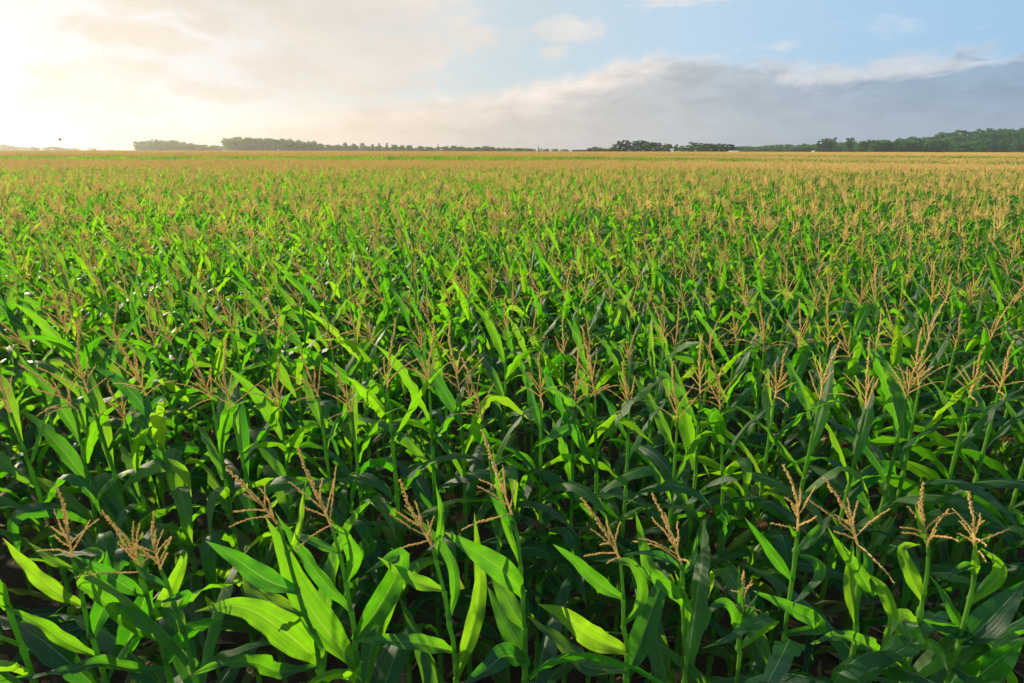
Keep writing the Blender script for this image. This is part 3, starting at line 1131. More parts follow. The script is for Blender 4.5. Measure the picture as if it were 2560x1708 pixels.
def field_variants():
    c = bpy.data.collections.new("corn_field_source")
    mats = [M_LEAF_FAR, M_STALK, M_TASSEL]
    for i in range(16):                                    # single plants for the middle distance
        r = np.random.default_rng(300 + i)
        b = MB()
        plain_plant(b, r, 0, 0, 0, r.uniform(1.82, 2.02), 9, 9, 2, int(r.integers(7, 11)), 0.75, True)
        c.objects.link(bpy.data.objects.new("corn_stand_%02d" % i, b.mesh("corn_stand", mats)))
    for i in range(10):                                    # blocks of 3 rows x 15 plants: 16-20 tasselled, 21-25 leafier
        r = np.random.default_rng(400 + i)
        b = MB()
        green = i >= 5
        for a in range(3):
            for k in range(15):
                x = (k - 7) * GAP + r.normal(0, 0.02)
                y = (a - 1) * PITCH_ROW + r.normal(0, 0.03)
                h = r.normal(1.93, 0.07)
                nb = 7
                if green and r.random() < 0.36:
                    nb = -1
                plain_plant(b, r, x, y, 0, h, 7, 6, 2, nb, 0.8, False, 0.8 if green else 1.0)
        c.objects.link(bpy.data.objects.new("corn_stand_%02d" % (16 + i), b.mesh("corn_stand", mats)))
    return c


def build_field():
    r = np.random.default_rng(77)
    pts, var, rot, scl = [], [], [], []

    def put(x, y, v, rz, s):
        pts.append((x, y, float(ground_z(x, y))))
        var.append(v)
        tilt = 0.045 if v < 16 else 0.015
        rot.append((r.normal(0, tilt), r.normal(0, tilt), rz))
        scl.append(s)

    for (x, y, h) in EXTRA:
        put(x, y, int(r.integers(16)), r.normal(0, R(25)) + (math.pi if False else 0), h / 1.93)
    LAST_SINGLE = 38
    for row in range(0, LAST_SINGLE):
        Y = ROW0 + PITCH_ROW * row
        inner = 0.985 * (Y + 0.25)
        outer = inner + 3.0 if row < N_ROW_END else 1.0 * Y + 4.0
        x = -outer - (3.0 if row < 20 else 0)
        while x < outer:
            if row >= N_ROW_END or abs(x) > inner + (0.1 if row else 0.9):
                if r.random() > 0.015:
                    put(x, Y + r.normal(0, 0.03), int(r.integers(16)), r.normal(0, R(26)), r.normal(1.0, 0.05) + 0.03 * math.sin(x * 0.31 + Y * 0.17) * math.sin(Y * 0.23 - x * 0.11))
            x += 0.90 * GAP * r.uniform(0.8, 1.25)
    Y = ROW0 + PITCH_ROW * (LAST_SINGLE + 1)
    while Y < 330:
        half = 1.0 * Y + 6
        x = -half + r.uniform(0, 3)
        while x < half:
            yy = Y
            e1 = float(edge_one(x))
            beyond = yy > e1
            if not (e1 - 1.6 < yy < e1 + 0.6):
                e2 = float(edge_two(x))
                strip = (yy - e1 < (6 if x < 12 else 5)) or (0 < yy - e2 < 9 and x > 10)
                if beyond and (strip or (x < 30 and yy < e1 + 45 and r.random() < 0.4) or r.random() < (0.75 if x > 20 else 0.15)):
                    v = 21 + int(r.integers(5))
                else:
                    v = 16 + int(r.integers(5))
                put(x + r.normal(0, 0.05), yy, v, math.pi * 0, r.normal(1.0, 0.022))
            x += GAP * 15
        Y += PITCH_ROW * 3
    me = bpy.data.meshes.new("corn_field")
    me.from_pydata(pts, [], [])
    a = me.attributes.new("stand", 'INT', 'POINT')
    a.data.foreach_set("value", np.array(var, dtype=np.int32))
    a = me.attributes.new("turn", 'FLOAT_VECTOR', 'POINT')
    a.data.foreach_set("vector", np.array(rot, dtype=np.float32).ravel())
    a = me.attributes.new("size", 'FLOAT', 'POINT')
    a.data.foreach_set("value", np.array(scl, dtype=np.float32))
    o = link("corn_field", me)
    tag(o, "wide mass of tasselled corn beyond the near rows, golden with tassels toward the trees", "corn field", kind='stuff')
    ng = bpy.data.node_groups.new("corn_rows", 'GeometryNodeTree')
    ng.interface.new_socket("Geometry", in_out='INPUT', socket_type='NodeSocketGeometry')
    ng.interface.new_socket("Geometry", in_out='OUTPUT', socket_type='NodeSocketGeometry')
    N, Lk = ng.nodes, ng.links
    gi, go = N.new('NodeGroupInput'), N.new('NodeGroupOutput')
    ci = N.new('GeometryNodeCollectionInfo')
    ci.inputs['Collection'].default_value = field_variants()
    ci.inputs['Separate Children'].default_value = True
    ci.inputs['Reset Children'].default_value = True
    iop = N.new('GeometryNodeInstanceOnPoints')
    iop.inputs['Pick Instance'].default_value = True

    def attr(name, typ):
        nd = N.new('GeometryNodeInputNamedAttribute')
        nd.data_type = typ
        nd.inputs['Name'].default_value = name
        return nd.outputs['Attribute']

    Lk.new(gi.outputs[0], iop.inputs['Points'])
    Lk.new(ci.outputs[0], iop.inputs['Instance'])
    Lk.new(attr("stand", 'INT'), iop.inputs['Instance Index'])
    Lk.new(attr("turn", 'FLOAT_VECTOR'), iop.inputs['Rotation'])
    Lk.new(attr("size", 'FLOAT'), iop.inputs['Scale'])
    Lk.new(iop.outputs[0], go.inputs[0])
    md = o.modifiers.new("rows", 'NODES')
    md.node_group = ng
    print("field points", len(pts))


build_field()


# dry leaves lying on the soil between the front rows
def build_litter():
    r = np.random.default_rng(9)
    b = MB()
    for k in range(420):
        x, y = r.uniform(-3.2, 3.2), r.uniform(1.0, 4.5)
        L = r.uniform(0.12, 0.4)
        a = r.uniform(0, 6.28)
        s = np.linspace(0, 1, 6)
        P = np.stack([x + np.cos(a + 0.5 * s) * L * s, y + np.sin(a + 0.5 * s) * L * s, 0.008 + 0.05 * np.abs(np.sin(s * r.uniform(2, 6))) * r.random() + 0 * s], 1)
        side = np.stack([-np.sin(a + 0.5 * s), np.cos(a + 0.5 * s), np.full(6, r.uniform(-0.5, 0.5))], 1)
        leaf_sheet(b, P, side, width_profile(s, r.uniform(0.02, 0.06)), np.full(6, R(r.uniform(5, 40))), 0.006, 2, 0, k)
    tag(b.build("leaf_litter", M_LITTER), "dry brown corn leaves lying on the dark soil between the front rows", "leaf litter", kind='stuff')


build_litter()


# ------------------------------------------------------------------ trees
M_CROWN = {}


def crown_mat(name, c0, c1, tr):
    m = noisy_material(name, c0, c1, 0.35, 0.75, 0.15, tr, 0.28, rand=0.55)
    M_CROWN[name] = m
    return m


crown_mat("broadleaf_foliage", (0.022, 0.092, 0.014), (0.080, 0.200, 0.024), (0.14, 0.42, 0.03))
crown_mat("poplar_foliage", (0.070, 0.140, 0.045), (0.110, 0.185, 0.060), (0.18, 0.36, 0.06))
crown_mat("conifer_foliage", (0.036, 0.120, 0.028), (0.075, 0.175, 0.038), (0.12, 0.34, 0.03))
crown_mat("bush_foliage", (0.075, 0.125, 0.028), (0.12, 0.165, 0.04), (0.22, 0.34, 0.04))
crown_mat("pale_bush_foliage", (0.22, 0.20, 0.08), (0.30, 0.26, 0.11), (0.3, 0.3, 0.1))


def crown_mesh(seed, kind):
    """crown of unit-height tree made of many leaf-cluster faces on uneven clumps; metres for a 16 m tree"""
    r = np.random.default_rng(seed)
    b = MB()
    clumps = []
    if kind == 'broadleaf':
        for k in range(46):
            a, q = r.uniform(0, 6.28), r.uniform(0, 1) ** 0.5
            z = r.uniform(1.0, 14.5)
            env = 5.0 * math.sin(math.pi * min(max((z + 2.4) / 18.9, 0), 1)) ** 0.5
            clumps.append((math.cos(a) * q * env, math.sin(a) * q * env, z, r.uniform(1.2, 2.3)))
        leaf, num = 0.62, 48
    elif kind == 'poplar':
        for k in range(44):
            a, q = r.uniform(0, 6.28), r.uniform(0, 1) ** 0.5
            z = r.uniform(2.5, 17.5)
            env = 2.3 * math.sin(math.pi * min(max((z + 2.5) / 22.0, 0), 1)) ** 0.5
            clumps.append((math.cos(a) * q * env, math.sin(a) * q * env, z, r.uniform(0.8, 1.4)))
        leaf, num = 0.45, 44
    elif kind == 'conifer':
        for k in range(84):
            z = 0.6 + 15.6 * r.uniform(0, 1) ** 1.25
            env = 4.0 * (1 - z / 17.5) ** 0.7 + 0.2
            a, q = r.uniform(0, 6.28), r.uniform(0.3, 1)
            clumps.append((math.cos(a) * q * env, math.sin(a) * q * env, z, r.uniform(0.7, 1.4) * (0.6 + 0.6 * (1 - z / 17))))
        leaf, num = 0.50, 38
    else:                                                   # bush, 4 m tall
        for k in range(16):
            a, q = r.uniform(0, 6.28), r.uniform(0, 1) ** 0.5
            z = r.uniform(0.6, 3.4)
            env = 2.1 * math.sin(math.pi * min(max((z + 0.8) / 5.0, 0), 1)) ** 0.6
            clumps.append((math.cos(a) * q * env, math.sin(a) * q * env, z, r.uniform(0.5, 1.0)))
        leaf, num = 0.30, 44
    V, Fc = [], []
    for (cx, cy_, cz, cr) in clumps:
        for k in range(num):
            nrm = r.normal(size=3)
            nrm[2] += 0.35
            nrm /= np.linalg.norm(nrm)
            c = np.array([cx, cy_, cz]) + nrm * cr * r.uniform(0.55, 1.0) * np.array([1, 1, 0.72])
            n2 = nrm + r.normal(0, 0.45, 3)
            n2 /= np.linalg.norm(n2)
            t1 = np.cross(n2, r.normal(size=3))
            t1 /= np.linalg.norm(t1) + 1e-9
            t2 = np.cross(n2, t1)
            s = leaf * r.uniform(0.55, 1.2)
            i = len(V)
            V += [c + t1 * s, c + t2 * s * 0.6, c - t1 * s, c - t2 * s * 0.6]
            Fc.append((i, i + 1, i + 2, i + 3))
    b.add(V, Fc)
    return b.mesh("crown", M_CROWN[kind + "_foliage"], smooth=False)


def trunk_mesh(seed, kind):
    r = np.random.default_rng(seed)
    b = MB()
    if kind == 'bush':
        for k in range(4):
            a = k * 1.6
            b.tube([(0, 0, -0.1), (math.cos(a) * 0.4, math.sin(a) * 0.4, 1.2), (math.cos(a) * 0.9, math.sin(a) * 0.9, 2.6)], [0.06, 0.04, 0.02], 5)
        return b.mesh("trunk", M_BARK)
    top = {'broadleaf': 10.0, 'poplar': 15.0, 'conifer': 15.5}[kind]
    r0 = {'broadleaf': 0.38, 'poplar': 0.30, 'conifer': 0.26}[kind]
    pts = [(0, 0, -0.4), (r.normal(0, .1), r.normal(0, .1), top * 0.35), (r.normal(0, .3), r.normal(0, .3), top * 0.7), (r.normal(0, .5), r.normal(0, .5), top)]
    b.tube(pts, [r0, r0 * 0.75, r0 * 0.45, r0 * 0.12], 7)
    for k in range(7 if kind != 'conifer' else 10):
        z = top * r.uniform(0.25, 0.8)
        a = r.uniform(0, 6.28)
        ln = {'broadleaf': 4.2, 'poplar': 2.0, 'conifer': 2.2}[kind] * r.uniform(0.6, 1.0)
        up = {'broadleaf': 0.8, 'poplar': 1.6, 'conifer': 0.0}[kind]
        p0 = np.array([0, 0, z])
        b.tube([p0, p0 + np.array([math.cos(a), math.sin(a), up * 0.8]) * ln * 0.5, p0 + np.array([math.cos(a), math.sin(a), up]) * ln],
               [r0 * 0.35, r0 * 0.22, r0 * 0.06], 5)
    return b.mesh("trunk", M_BARK)


CROWNS = {'broadleaf': [crown_mesh(500 + i, 'broadleaf') for i in range(7)], 'poplar': [crown_mesh(520 + i, 'poplar') for i in range(3)],
          'conifer': [crown_mesh(540 + i, 'conifer') for i in range(3)], 'bush': [crown_mesh(560 + i, 'bush') for i in range(3)]}
TRUNKS = {k: [trunk_mesh(600 + i, k) for i in range(2)] for k in CROWNS}
HEIGHT = {'broadleaf': 16.6, 'poplar': 18.6, 'conifer': 16.8, 'bush': 4.2}
KIND_NAME = {'broadleaf': 'broadleaf_tree', 'poplar': 'poplar_tree', 'conifer': 'conifer_tree', 'bush': 'bush'}
tr_rng = np.random.default_rng(31)


def tree_at(kind, x, y, h, label, group=None, wide=1.0, mat=None):
    r = tr_rng
    s = h / HEIGHT[kind]
    root = empty(KIND_NAME[kind], (x, y, float(ground_z(x, y))), r.uniform(0, 6.28))
    sx = s * wide
    if kind == 'conifer' and wide >= 0.85:
        sx = max(sx, 0.72 * min(wide, 1.3))
    if kind == 'broadleaf' and wide >= 0.85:
        sx = max(sx, 0.74 * min(wide, 1.3))               # low trees keep a spreading crown
    root.scale = (sx * r.uniform(0.92, 1.1), sx * r.uniform(0.92, 1.1), s)
    tag(root, label, 'bush' if kind == 'bush' else 'tree', group)
    me = CROWNS[kind][int(r.integers(len(CROWNS[kind])))]
    if mat:
        me = me.copy()
        me.materials[0] = M_CROWN[mat]
    link("crown", me, root)
    link("trunk", TRUNKS[kind][int(r.integers(len(TRUNKS[kind])))], root)
    return root


def tree_px(kind, px, py_top, Y, label, group=None, wide=1.0, mat=None):
    """a tree standing Y metres ahead whose top shows at photograph pixel (px, py_top)"""
    p = at(px, py_top, Y)
    h = p[2] - float(ground_z(p[0], Y))
    return tree_at(kind, p[0], Y, h, label, group, wide, mat)


def interp_top(prof, px):
    xs = [q[0] for q in prof]
    return float(np.interp(px, xs, [q[1] for q in prof]))


def wood(prof, x0, x1, Ys, step, kind_mix, label, group, drop=5.0, jit=3.0, wide=1.0):
    """rows of trees at the distances Ys whose tops follow a skyline given in photograph pixels; nearer rows stand lower"""
    r = tr_rng
    nY = len(Ys)
    for i, Y in enumerate(Ys):
        px = x0 + r.uniform(0, step)
        while px < x1:
            kind = kind_mix[int(r.integers(len(kind_mix)))]
            top = interp_top(prof, px) + r.uniform(-jit * 0.4, jit)
            if drop is None and i < nY - 1:               # on the slope: full grown trees, each row standing lower than the next
                y_ = Y + r.uniform(-10, 10)
                tree_at(kind, at(px, 370, y_)[0], y_, min(r.uniform(10.0, 14.5), at(px, top, y_)[2]), label, group, wide)
                px += step * r.uniform(0.75, 1.3)
                continue
            top += (nY - 1 - i) * (drop or 0.0)
            tree_px(kind, px, min(top, 374.0), Y + r.uniform(-8, 8), label, group, wide)
            px += step * r.uniform(0.75, 1.3)


def build_trees():
    hz = 378.0
    # wood on the rising ground at the right
    prof = [(1690, 368), (1860, 363), (1960, 358), (2034, 354), (2150, 349), (2220, 345), (2260, 340), (2330, 332), (2390, 320), (2440, 317), (2560, 316), (2640, 314)]
    lab = "dark green broadleaf tree in the dense wood along the right edge of the field"
    wood(prof, 2140, 2600, [510, 550, 595, 645], 14.5, ['broadleaf'], lab, "trees of the wood at the right", drop=None, jit=5.0, wide=1.0)
    lab = "green broadleaf tree in the low wood between the white shed and the poplars"
    wood(prof, 1840, 2150, [590, 640, 690], 13.0, ['broadleaf'], lab, "trees of the low wood right of the white shed", drop=4.0, jit=2.5, wide=1.2)
    for (px, top) in ((2046, 349), (2058, 344), (2068, 343), (2078, 345)):
        tree_px('poplar', px, top, 500, "pale green poplar in the four tree clump left of the single tall poplar", "poplars of the clump", 1.25)
    tree_px('poplar', 2088, 341, 502, "tall slender poplar standing just right of the poplar clump")
    for (px, top) in ((2120, 342), (2130, 341)):
        tree_px('poplar', px, top, 505, "pale poplar of the pair standing out above the wood", "pair of poplars above the wood", 1.2)
    tree_px('broadleaf', 1938, 369, 480, "round dark tree in front of the low wood beside the utility pole", None, 1.5)
    tree_px('broadleaf', 1891, 375, 470, "small round green tree behind the white fence", None, 1.5)
    tree_px('bush', 2181, 375.5, 430, "pale yellowish bush at the foot of the wood", None, 1.1, 'pale_bush_foliage')

    # farmstead trees in the middle
    g = "trees round the farmstead"
    for (px, top, kd, w) in ((1490, 365, 'broadleaf', 1.1), (1545, 352, 'conifer', 1.3), (1558, 349, 'conifer', 1.25), (1567, 350, 'conifer', 1.2), (1574, 354, 'conifer', 1.2),
                             (1535, 360, 'conifer', 1.3), (1586, 352, 'conifer', 1.5), (1594, 350, 'conifer', 1.5), (1605, 350, 'conifer', 1.4), (1612, 351, 'conifer', 1.4)):
        if kd == 'broadleaf':
            tree_px(kd, px, top, 415, "round topped tree rising behind the dark barn roofs", None, w)
        else:
            tree_px(kd, px, top, 405, "dark conifer in the tall clump right of the dark barn", "conifers right of the barn", w)
    tree_px('broadleaf', 1622, 352, 398, "broad leafy tree at the left end of the pale rounded bushes", None, 0.9)
    tree_px('broadleaf', 1640, 353, 402, "broad round tree behind the pale rounded bushes", None, 1.0)
    for (px, top) in ((1641, 364), (1652, 365)):
        tree_px('bush', px, top, 375, "light olive rounded bush of the pair in front of the conifers", "pair of light olive bushes", 0.9)
    tree_px('broadleaf', 1669, 357, 385, "light green tree with a pointed top right of the olive bushes", None, 0.95, 'bush_foliage')
    tree_px('broadleaf', 1690, 357, 430, "thin tall tree showing above the gap beside the light green tree", None, 0.6)
    tree_px('broadleaf', 1700, 362, 440, "hazy green tree filling the gap left of the big round tree", None, 1.1)
    tree_px('broadleaf', 1733, 352, 400, "big round dark green tree, largest crown of the farmstead", None, 1.45)
    tree_px('broadleaf', 1712, 366, 392, "lower dark tree leaning against the big round tree", None, 1.2)
    x = 1752
    while x < 1836:
        tree_px('conifer', x, 358 + tr_rng.uniform(-1.5, 2.5), 410 + tr_rng.uniform(-6, 6), "dark conifer in the straight shelter belt behind the white shed", "conifers of the shelter belt", 1.25)
        x += tr_rng.uniform(5.5, 7.5)
    tree_px('broadleaf', 1840, 364, 430, "dull green tree at the right end of the conifer shelter belt", None, 1.1)
    tree_px('bush', 1433, 372.5, 395, "yellow green bush at the left end of the long barn", None, 1.0, 'bush_foliage')
    tree_px('bush', 1492, 370, 392, "leafy light green bush in front of the taller barn", None, 1.5, 'bush_foliage')
    for px in (1514, 1523, 1530):
        tree_px('bush', px, 369 + tr_rng.uniform(-1, 1.5), 400, "green hedge shrub between the barn roofs and the conifers", "hedge shrubs by the barn", 2.0, 'bush_foliage')
    tree_px('broadleaf', 1410, 372, 520, "small round tree standing alone left of the long barn", None, 1.2)

    # thin hazy tree line between the mast and the left wood
    prof2 = [(760, 356), (790, 358), (850, 359), (900, 362), (960, 364), (1010, 366), (1090, 365), (1180, 367), (1260, 366), (1320, 370), (1345, 372)]
    for (px, top, kd, w) in ((785, 351, 'broadleaf', .9), (800, 356, 'broadleaf', .9), (818, 359, 'broadleaf', 1), (842, 360, 'broadleaf', .8), (861, 355, 'broadleaf', .75), (884, 358, 'broadleaf', .9), (904, 356, 'broadleaf', .8),
                             (930, 359, 'broadleaf', .7), (946, 359, 'conifer', 1), (966, 357, 'conifer', 1), (985, 361, 'broadleaf', 1), (1003, 362, 'broadleaf', 1.1), (1022, 362, 'broadleaf', 1.1), (1050, 364, 'broadleaf', 1.2),
                             (1070, 365, 'broadleaf', 1.2), (1115, 365, 'broadleaf', 1.1), (1134, 363, 'broadleaf', 1.3), (1151, 364, 'broadleaf', 1.3), (1170, 368, 'broadleaf', 1.1), (1192, 366, 'broadleaf', 1.4),
                             (1214, 364, 'broadleaf', 1.4), (1228, 366, 'broadleaf', 1.3), (1252, 370, 'broadleaf', 1.4), (1268, 370, 'broadleaf', 1.4), (1294, 369, 'broadleaf', 1.2), (1318, 369, 'broadleaf', 1.4), (1328, 371, 'broadleaf', 1.3), (1365, 371, 'broadleaf', 1.0), (1386, 371, 'broadleaf', 1.1)):
        tree_px(kd, px, top, 700, "hazy grey green tree in the low broken line across the far side", "trees of the far tree line", w * 1.0)
    x = 776
    while x < 1335:  # low fill trees of the line, made from enlarged bush crowns
        tree_px('bush', x, 0.78 * interp_top(prof2, x) + 0.22 * 378 + tr_rng.uniform(-2.0, 1.5), 725 + tr_rng.uniform(-8, 8), "low hazy hedgerow tree filling the foot of the far tree line", "hedgerow trees along the far tree line", 1.5, 'broadleaf_foliage')
        x += tr_rng.uniform(6, 11)
    tree_px('conifer', 1094, 359.5, 690, "dark narrow column shaped conifer poking above the far tree line", None, 0.55)
    tree_px('bush', 1352, 369, 560, "light green bush just right of the tall mast", None, 1.2)
    # woods on the left, against the light
    prof3 = [(545, 352), (560, 344), (600, 340), (640, 342), (690, 344), (730, 346), (760, 352), (790, 358), (820, 362)]
    wood(prof3, 562, 790, [640, 665], 13.0, ['broadleaf'], "hazy tree in the large dense wood on the left, seen against the light", "trees of the large left wood", drop=2.0, jit=5.0, wide=1.1)
    prof4 = [(325, 358), (340, 350), (390, 347), (430, 348), (455, 353), (480, 357), (520, 361), (555, 364)]
    wood(prof4, 336, 555, [640, 655], 13.0, ['broadleaf'], "hazy tree in the small wood left of the large one, seen against the light", "trees of the small left wood", jit=5.0, wide=1.1)
    # far left, almost lost in the glare
    for (px, top) in ((-10, 361), (8, 362), (25, 365), (42, 369), (58, 370), (80, 369), (92, 370), (118, 368), (135, 368), (148, 371), (168, 372), (189, 372), (228, 372), (276, 376)):
        tree_px('broadleaf', px, top, 760, "faint tree almost lost in the glare at the far left of the horizon", "faint trees at the far left", 1.5)


build_trees()


# ------------------------------------------------------------------ farm buildings, poles, fence, kite
M_DARKWOOD = noisy_material("dark_boards", (0.035, 0.028, 0.024), (0.07, 0.055, 0.045), 1.5, 0.8, 0.2)
M_DARKROOF = noisy_material("dark_roof", (0.05, 0.042, 0.04), (0.085, 0.07, 0.065), 2.0, 0.8, 0.2)
M_WHITE = noisy_material("white_sheet", (0.36, 0.39, 0.42), (0.48, 0.51, 0.54), 0.8, 0.5, 0.4)
M_PALEWALL = noisy_material("pale_wall", (0.26, 0.26, 0.25), (0.36, 0.35, 0.33), 0.8, 0.7, 0.2)
M_POLE = noisy_material("pole_wood", (0.10, 0.08, 0.06), (0.17, 0.14, 0.11), 2.0, 0.8, 0.2)
M_GLASS = noisy_material("window_pane", (0.03, 0.035, 0.04), (0.05, 0.055, 0.06), 1.0, 0.15, 0.5)
M_KITE = noisy_material("kite_cloth", (0.10, 0.08, 0.06), (0.16, 0.13, 0.10), 2.0, 0.8, 0.1)


def gable_building(name, x, y, length, depth_, eave, ridge, wall_m, roof_m, label, cat, rz=0.0, windows=3, hip=0.0, over=0.35):
    root = empty(name, (x, y, float(ground_z(x, y))), rz)
    tag(root, label, cat)
    l, d = length / 2, depth_ / 2
    b = MB()
    V = [(-l, -d, -0.3), (l, -d, -0.3), (l, d, -0.3), (-l, d, -0.3), (-l, -d, eave), (l, -d, eave), (l, d, eave), (-l, d, eave), (-l + hip, 0, ridge - 0.12), (l - hip, 0, ridge - 0.12)]
    b.add(V, [(0, 1, 5, 4), (2, 3, 7, 6), (1, 2, 6, 9, 5), (3, 0, 4, 8, 7)])
    b.build("wall", wall_m, root, smooth=False)
    rf = MB()
    o = over
    k = (ridge - eave) / d
    for sgn in (-1, 1):
        e = [(-l - o, sgn * (d + o), eave - k * o), (l + o, sgn * (d + o), eave - k * o), (l + o - hip, 0, ridge), (-l - o + hip, 0, ridge)]
        t_ = [(p[0], p[1], p[2] + 0.14) for p in e]
        rf.add(e + t_, [(0, 1, 2, 3), (4, 5, 6, 7), (0, 1, 5, 4), (1, 2, 6, 5), (3, 0, 4, 7)])
    if hip:
        for sgn in (-1, 1):
            e = [(sgn * (l + o), -d - o, eave - k * o + 0.14), (sgn * (l + o), d + o, eave - k * o + 0.14), (sgn * (l + o - hip), 0, ridge + 0.14)]
            rf.add(e, [(0, 1, 2)])
    rf.build("roof", roof_m, root, smooth=False)
    for i in range(windows):
        wx = -l + length * (i + 0.5) / windows
        w = MB()
        w.box((wx, -d - 0.02, eave * 0.62), (1.0, 0.06, 0.9))
        wo_ = w.build("window", M_WHITE if wall_m is M_DARKWOOD else M_DARKROOF, root, smooth=False)
        pn_ = MB()
        pn_.box((wx, -d - 0.055, eave * 0.62), (0.82, 0.02, 0.72))
        pn_.build("pane", M_GLASS, wo_, smooth=False)
    return root


def build_farm():
    Y = 400.0
    z_of = lambda px, py, y=Y: at(px, py, y)
    a, b_ = at(1437, 376, Y), at(1468, 376, Y)
    gz = float(ground_z(a[0], Y))
    gable_building("barn", (a[0] + b_[0]) / 2, Y, b_[0] - a[0], 6.0, at(0, 376.6, Y)[2] - gz, at(0, 374.6, Y)[2] - gz, M_DARKWOOD, M_DARKROOF,
                   "long low dark barn on the horizon left of the farmstead trees", "barn", windows=3)
    a, b_ = at(1468.5, 376, Y + 4), at(1482, 376, Y + 4)
    gable_building("barn", (a[0] + b_[0]) / 2, Y + 4, b_[0] - a[0], 7.0, at(0, 373.2, Y)[2] - gz, at(0, 370.5, Y)[2] - gz, M_DARKWOOD, M_DARKROOF,
                   "taller dark barn standing against the right end of the long low barn", "barn", windows=1)
    a, b_ = at(1496, 376, Y + 10), at(1512, 376, Y + 10)
    gable_building("barn", (a[0] + b_[0]) / 2, Y + 10, b_[0] - a[0], 6.0, at(0, 374.6, Y)[2] - gz, at(0, 371.5, Y)[2] - gz, M_DARKWOOD, M_DARKROOF,
                   "dark barn roof half hidden behind the light green bush", "barn", windows=1)
    Y = 380.0
    a, b_ = at(1822, 379, Y), at(1846, 379, Y)
    gz = float(ground_z(a[0], Y))
    gable_building("shed", (a[0] + b_[0]) / 2, Y, b_[0] - a[0], 5.5, at(0, 378.6, Y)[2] - gz - 0.2, at(0, 376.2, Y)[2] - gz + 0.1, M_PALEWALL, M_WHITE,
                   "white roofed shed at the right end of the conifer shelter belt", "shed", windows=2, hip=0.8, over=0.2)
    a, b_ = at(1688, 379, Y), at(1700, 379, Y)
    gable_building("shed", (a[0] + b_[0]) / 2, Y, b_[0] - a[0], 4.0, at(0, 378.8, Y)[2] - gz - 0.2, at(0, 377.4, Y)[2] - gz, M_PALEWALL, M_WHITE,
                   "tiny white roof just showing left of the big round tree", "shed", windows=1, over=0.2)
    a, b_ = at(2030.5, 379, 400), at(2035.5, 379, 400)
    gz = float(ground_z(a[0], 400))
    gable_building("hut", (a[0] + b_[0]) / 2, 400, 3.2, b_[0] - a[0] + 0.6, at(0, 378, 400)[2] - gz - 0.3, at(0, 375.4, 400)[2] - gz, M_PALEWALL, M_PALEWALL,
                   "tiny pale gabled hut at the foot of the poplar clump", "hut", rz=R(90), windows=1, over=0.15)
    # white fence right of the shed
    a, b_ = at(1848, 379, 385), at(1935, 379, 385)
    root = empty("fence", (a[0], 385, float(ground_z(a[0], 385))))
    tag(root, "long low white fence running right from the white shed along the wood", "fence")
    L = b_[0] - a[0]
    gz = float(ground_z(a[0], 385))
    top = at(0, 377.6, 385)[2] - gz
    for z in (top - 0.18, top - 0.55, top - 0.92):
        b = MB()
        b.box((L / 2, 0, z), (L, 0.04, 0.22))
        b.build("rail", M_WHITE, root, smooth=False)
    k = 0
    x = 0.0
    while x <= L + 0.01:
        b = MB()
        b.box((x, 0.085, (top + 0.05) / 2), (0.12, 0.12, top + 0.05))
        b.build("post", M_WHITE, root, smooth=False)
        x += L / 10
    # mast
    p = at(1345, 357, 560)
    gz = float(ground_z(p[0], 560))
    root = empty("mast", (p[0], 560, gz))
    tag(root, "tall dark mast with a thin tip standing alone on the horizon left of the farm", "mast")
    h = p[2] - gz
    b = MB()
    b.tube([(0, 0, -0.3), (0, 0, h * 0.55)], [0.42, 0.36], 10)
    b.build("shaft", M_DARKWOOD, root)
    b = MB()
    b.tube([(0, 0, h * 0.55), (0, 0, h * 0.62), (0, 0, h * 1.06)], [0.36, 0.12, 0.06], 8)
    b.build("tip", M_DARKWOOD, root)
    # utility pole in front of the low wood
    p = at(1973, 358, 450)
    gz = float(ground_z(p[0], 450))
    root = empty("utility_pole", (p[0], 450, gz), 0.3)
    tag(root, "brown wooden utility pole with a crossarm in front of the low wood", "utility pole")
    h = p[2] - gz
    b = MB()
    b.tube([(0, 0, -0.3), (0, 0, h)], [0.20, 0.13], 8)
    b.build("pole", M_POLE, root)
    b = MB()
    b.box((0, -0.2, h - 0.5), (2.2, 0.12, 0.16))
    b.build("crossarm", M_POLE, root)
    for sx in (-0.9, 0.0, 0.9):
        b = MB()
        b.tube([(sx, -0.2, h - 0.42), (sx, -0.2, h - 0.2)], [0.06, 0.05], 6)
        b.build("insulator", M_PALEWALL, root)
    # bird scaring kite on its bending pole
    Yk = 120.0
    top = at(149, 351.5, Yk)
    foot = at(156, 380, Yk)
    gz = float(ground_z(foot[0], Yk))
    root = empty("kite_pole", (foot[0], Yk, gz))
    tag(root, "thin bending pole at the far left carrying a dark bird scaring kite", "pole")
    dx_ = top[0] - foot[0]
    hh = top[2] - gz
    s = np.linspace(0, 1, 9)
    b = MB()
    b.tube(np.stack([dx_ * s ** 2.2, 0 * s, hh * s], 1), np.linspace(0.035, 0.012, 9), 5)
    b.build("rod", M_POLE, root)
    root = empty("bird_scarer_kite", (top[0], Yk, top[2]))
    tag(root, "small dark bird shaped kite on the tip of a thin pole at the far left", "kite")
    b = MB()
    n = 9
    tt = np.linspace(-1, 1, n)
    g_ = np.zeros((n, 4, 3))
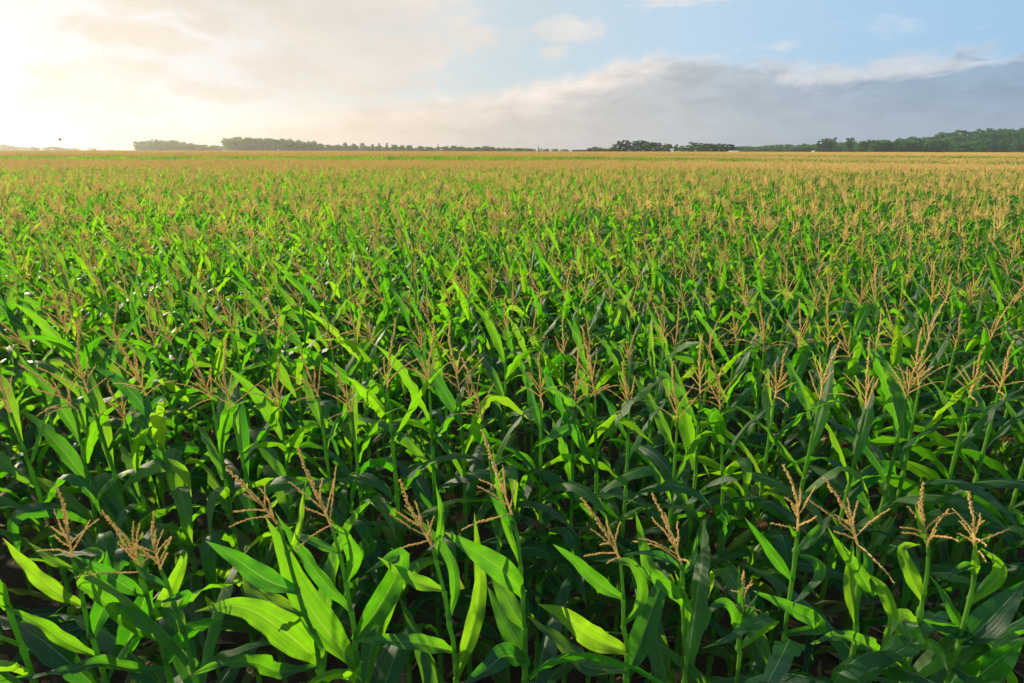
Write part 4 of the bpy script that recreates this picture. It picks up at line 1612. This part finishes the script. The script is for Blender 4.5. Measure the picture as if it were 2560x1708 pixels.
    for i, t_ in enumerate(tt):
        ch = 0.28 * (1 - abs(t_) ** 1.5) + 0.04
        for j in range(4):
            q = j / 3 - 0.5
            g_[i, j] = (t_ * 0.4, q * ch, 0.10 * abs(t_) + 0.03 * math.cos(q * 3))
    rot = np.array(Matrix.Rotation(R(55), 3, 'Y') @ Matrix.Rotation(R(50), 3, 'X'))
    b.grid(g_ @ rot.T)
    b.build("wing", M_KITE, root)
    b = MB()
    ln = np.linspace(-0.38, 0.34, 8)
    body = np.stack([0 * ln, ln, 0 * ln], 1) @ rot.T
    b.tube(body, [0.01, 0.05, 0.09, 0.10, 0.09, 0.075, 0.07, 0.02], 7)
    b.build("body", M_KITE, root)
    # three thin bare poles in the far left of the field
    for (px, t_, f_, lab) in ((185, 366.0, -0.6, "short thin bare pole in the field right of the kite pole"),
                              (249, 367.0, -1.6, "leaning thin pole midway between the kite and the small left wood"),
                              (299, 370.5, -1.4, "leaning thin pole just left of the small left wood")):
        p = at(px, t_, 170)
        gz = float(ground_z(p[0], 170))
        root = empty("field_pole", (p[0], 170, gz))
        tag(root, lab, "pole")
        hh = p[2] - gz
        b = MB()
        b.tube([(0.0, 0, -0.2), (f_ * 0.15, 0, hh * 0.5), (f_ * 0.5, 0, hh)], [0.05, 0.04, 0.02], 5)
        b.build("rod", M_POLE, root)
        b = MB()
        b.box((f_ * 0.5, 0, hh - 0.05), (0.35, 0.05, 0.06))
        b.build("crossbar", M_POLE, root, smooth=False)


build_farm()

# ------------------------------------------------------------------ haze
HAZE = 0.00028
b = MB()
b.box((0, 475, 24.5), (2120, 1050, 51.0))
me = b.mesh("haze", [], smooth=False)
hm = bpy.data.materials.new("haze_air")
hm.use_nodes = True
H = NT(hm.node_tree)
H.n.clear()
ho = H.node('ShaderNodeOutputMaterial')
pv = H.node('ShaderNodeVolumePrincipled')
pv.inputs['Color'].default_value = (1.0, 0.97, 0.93, 1)
pv.inputs['Density'].default_value = HAZE
pv.inputs['Anisotropy'].default_value = 0.63
H.l.new(pv.outputs[0], ho.inputs['Volume'])
me.materials.append(hm)
hz = link("haze", me)
tag(hz, "thin warm morning haze over the field and far trees", "haze", kind='stuff')
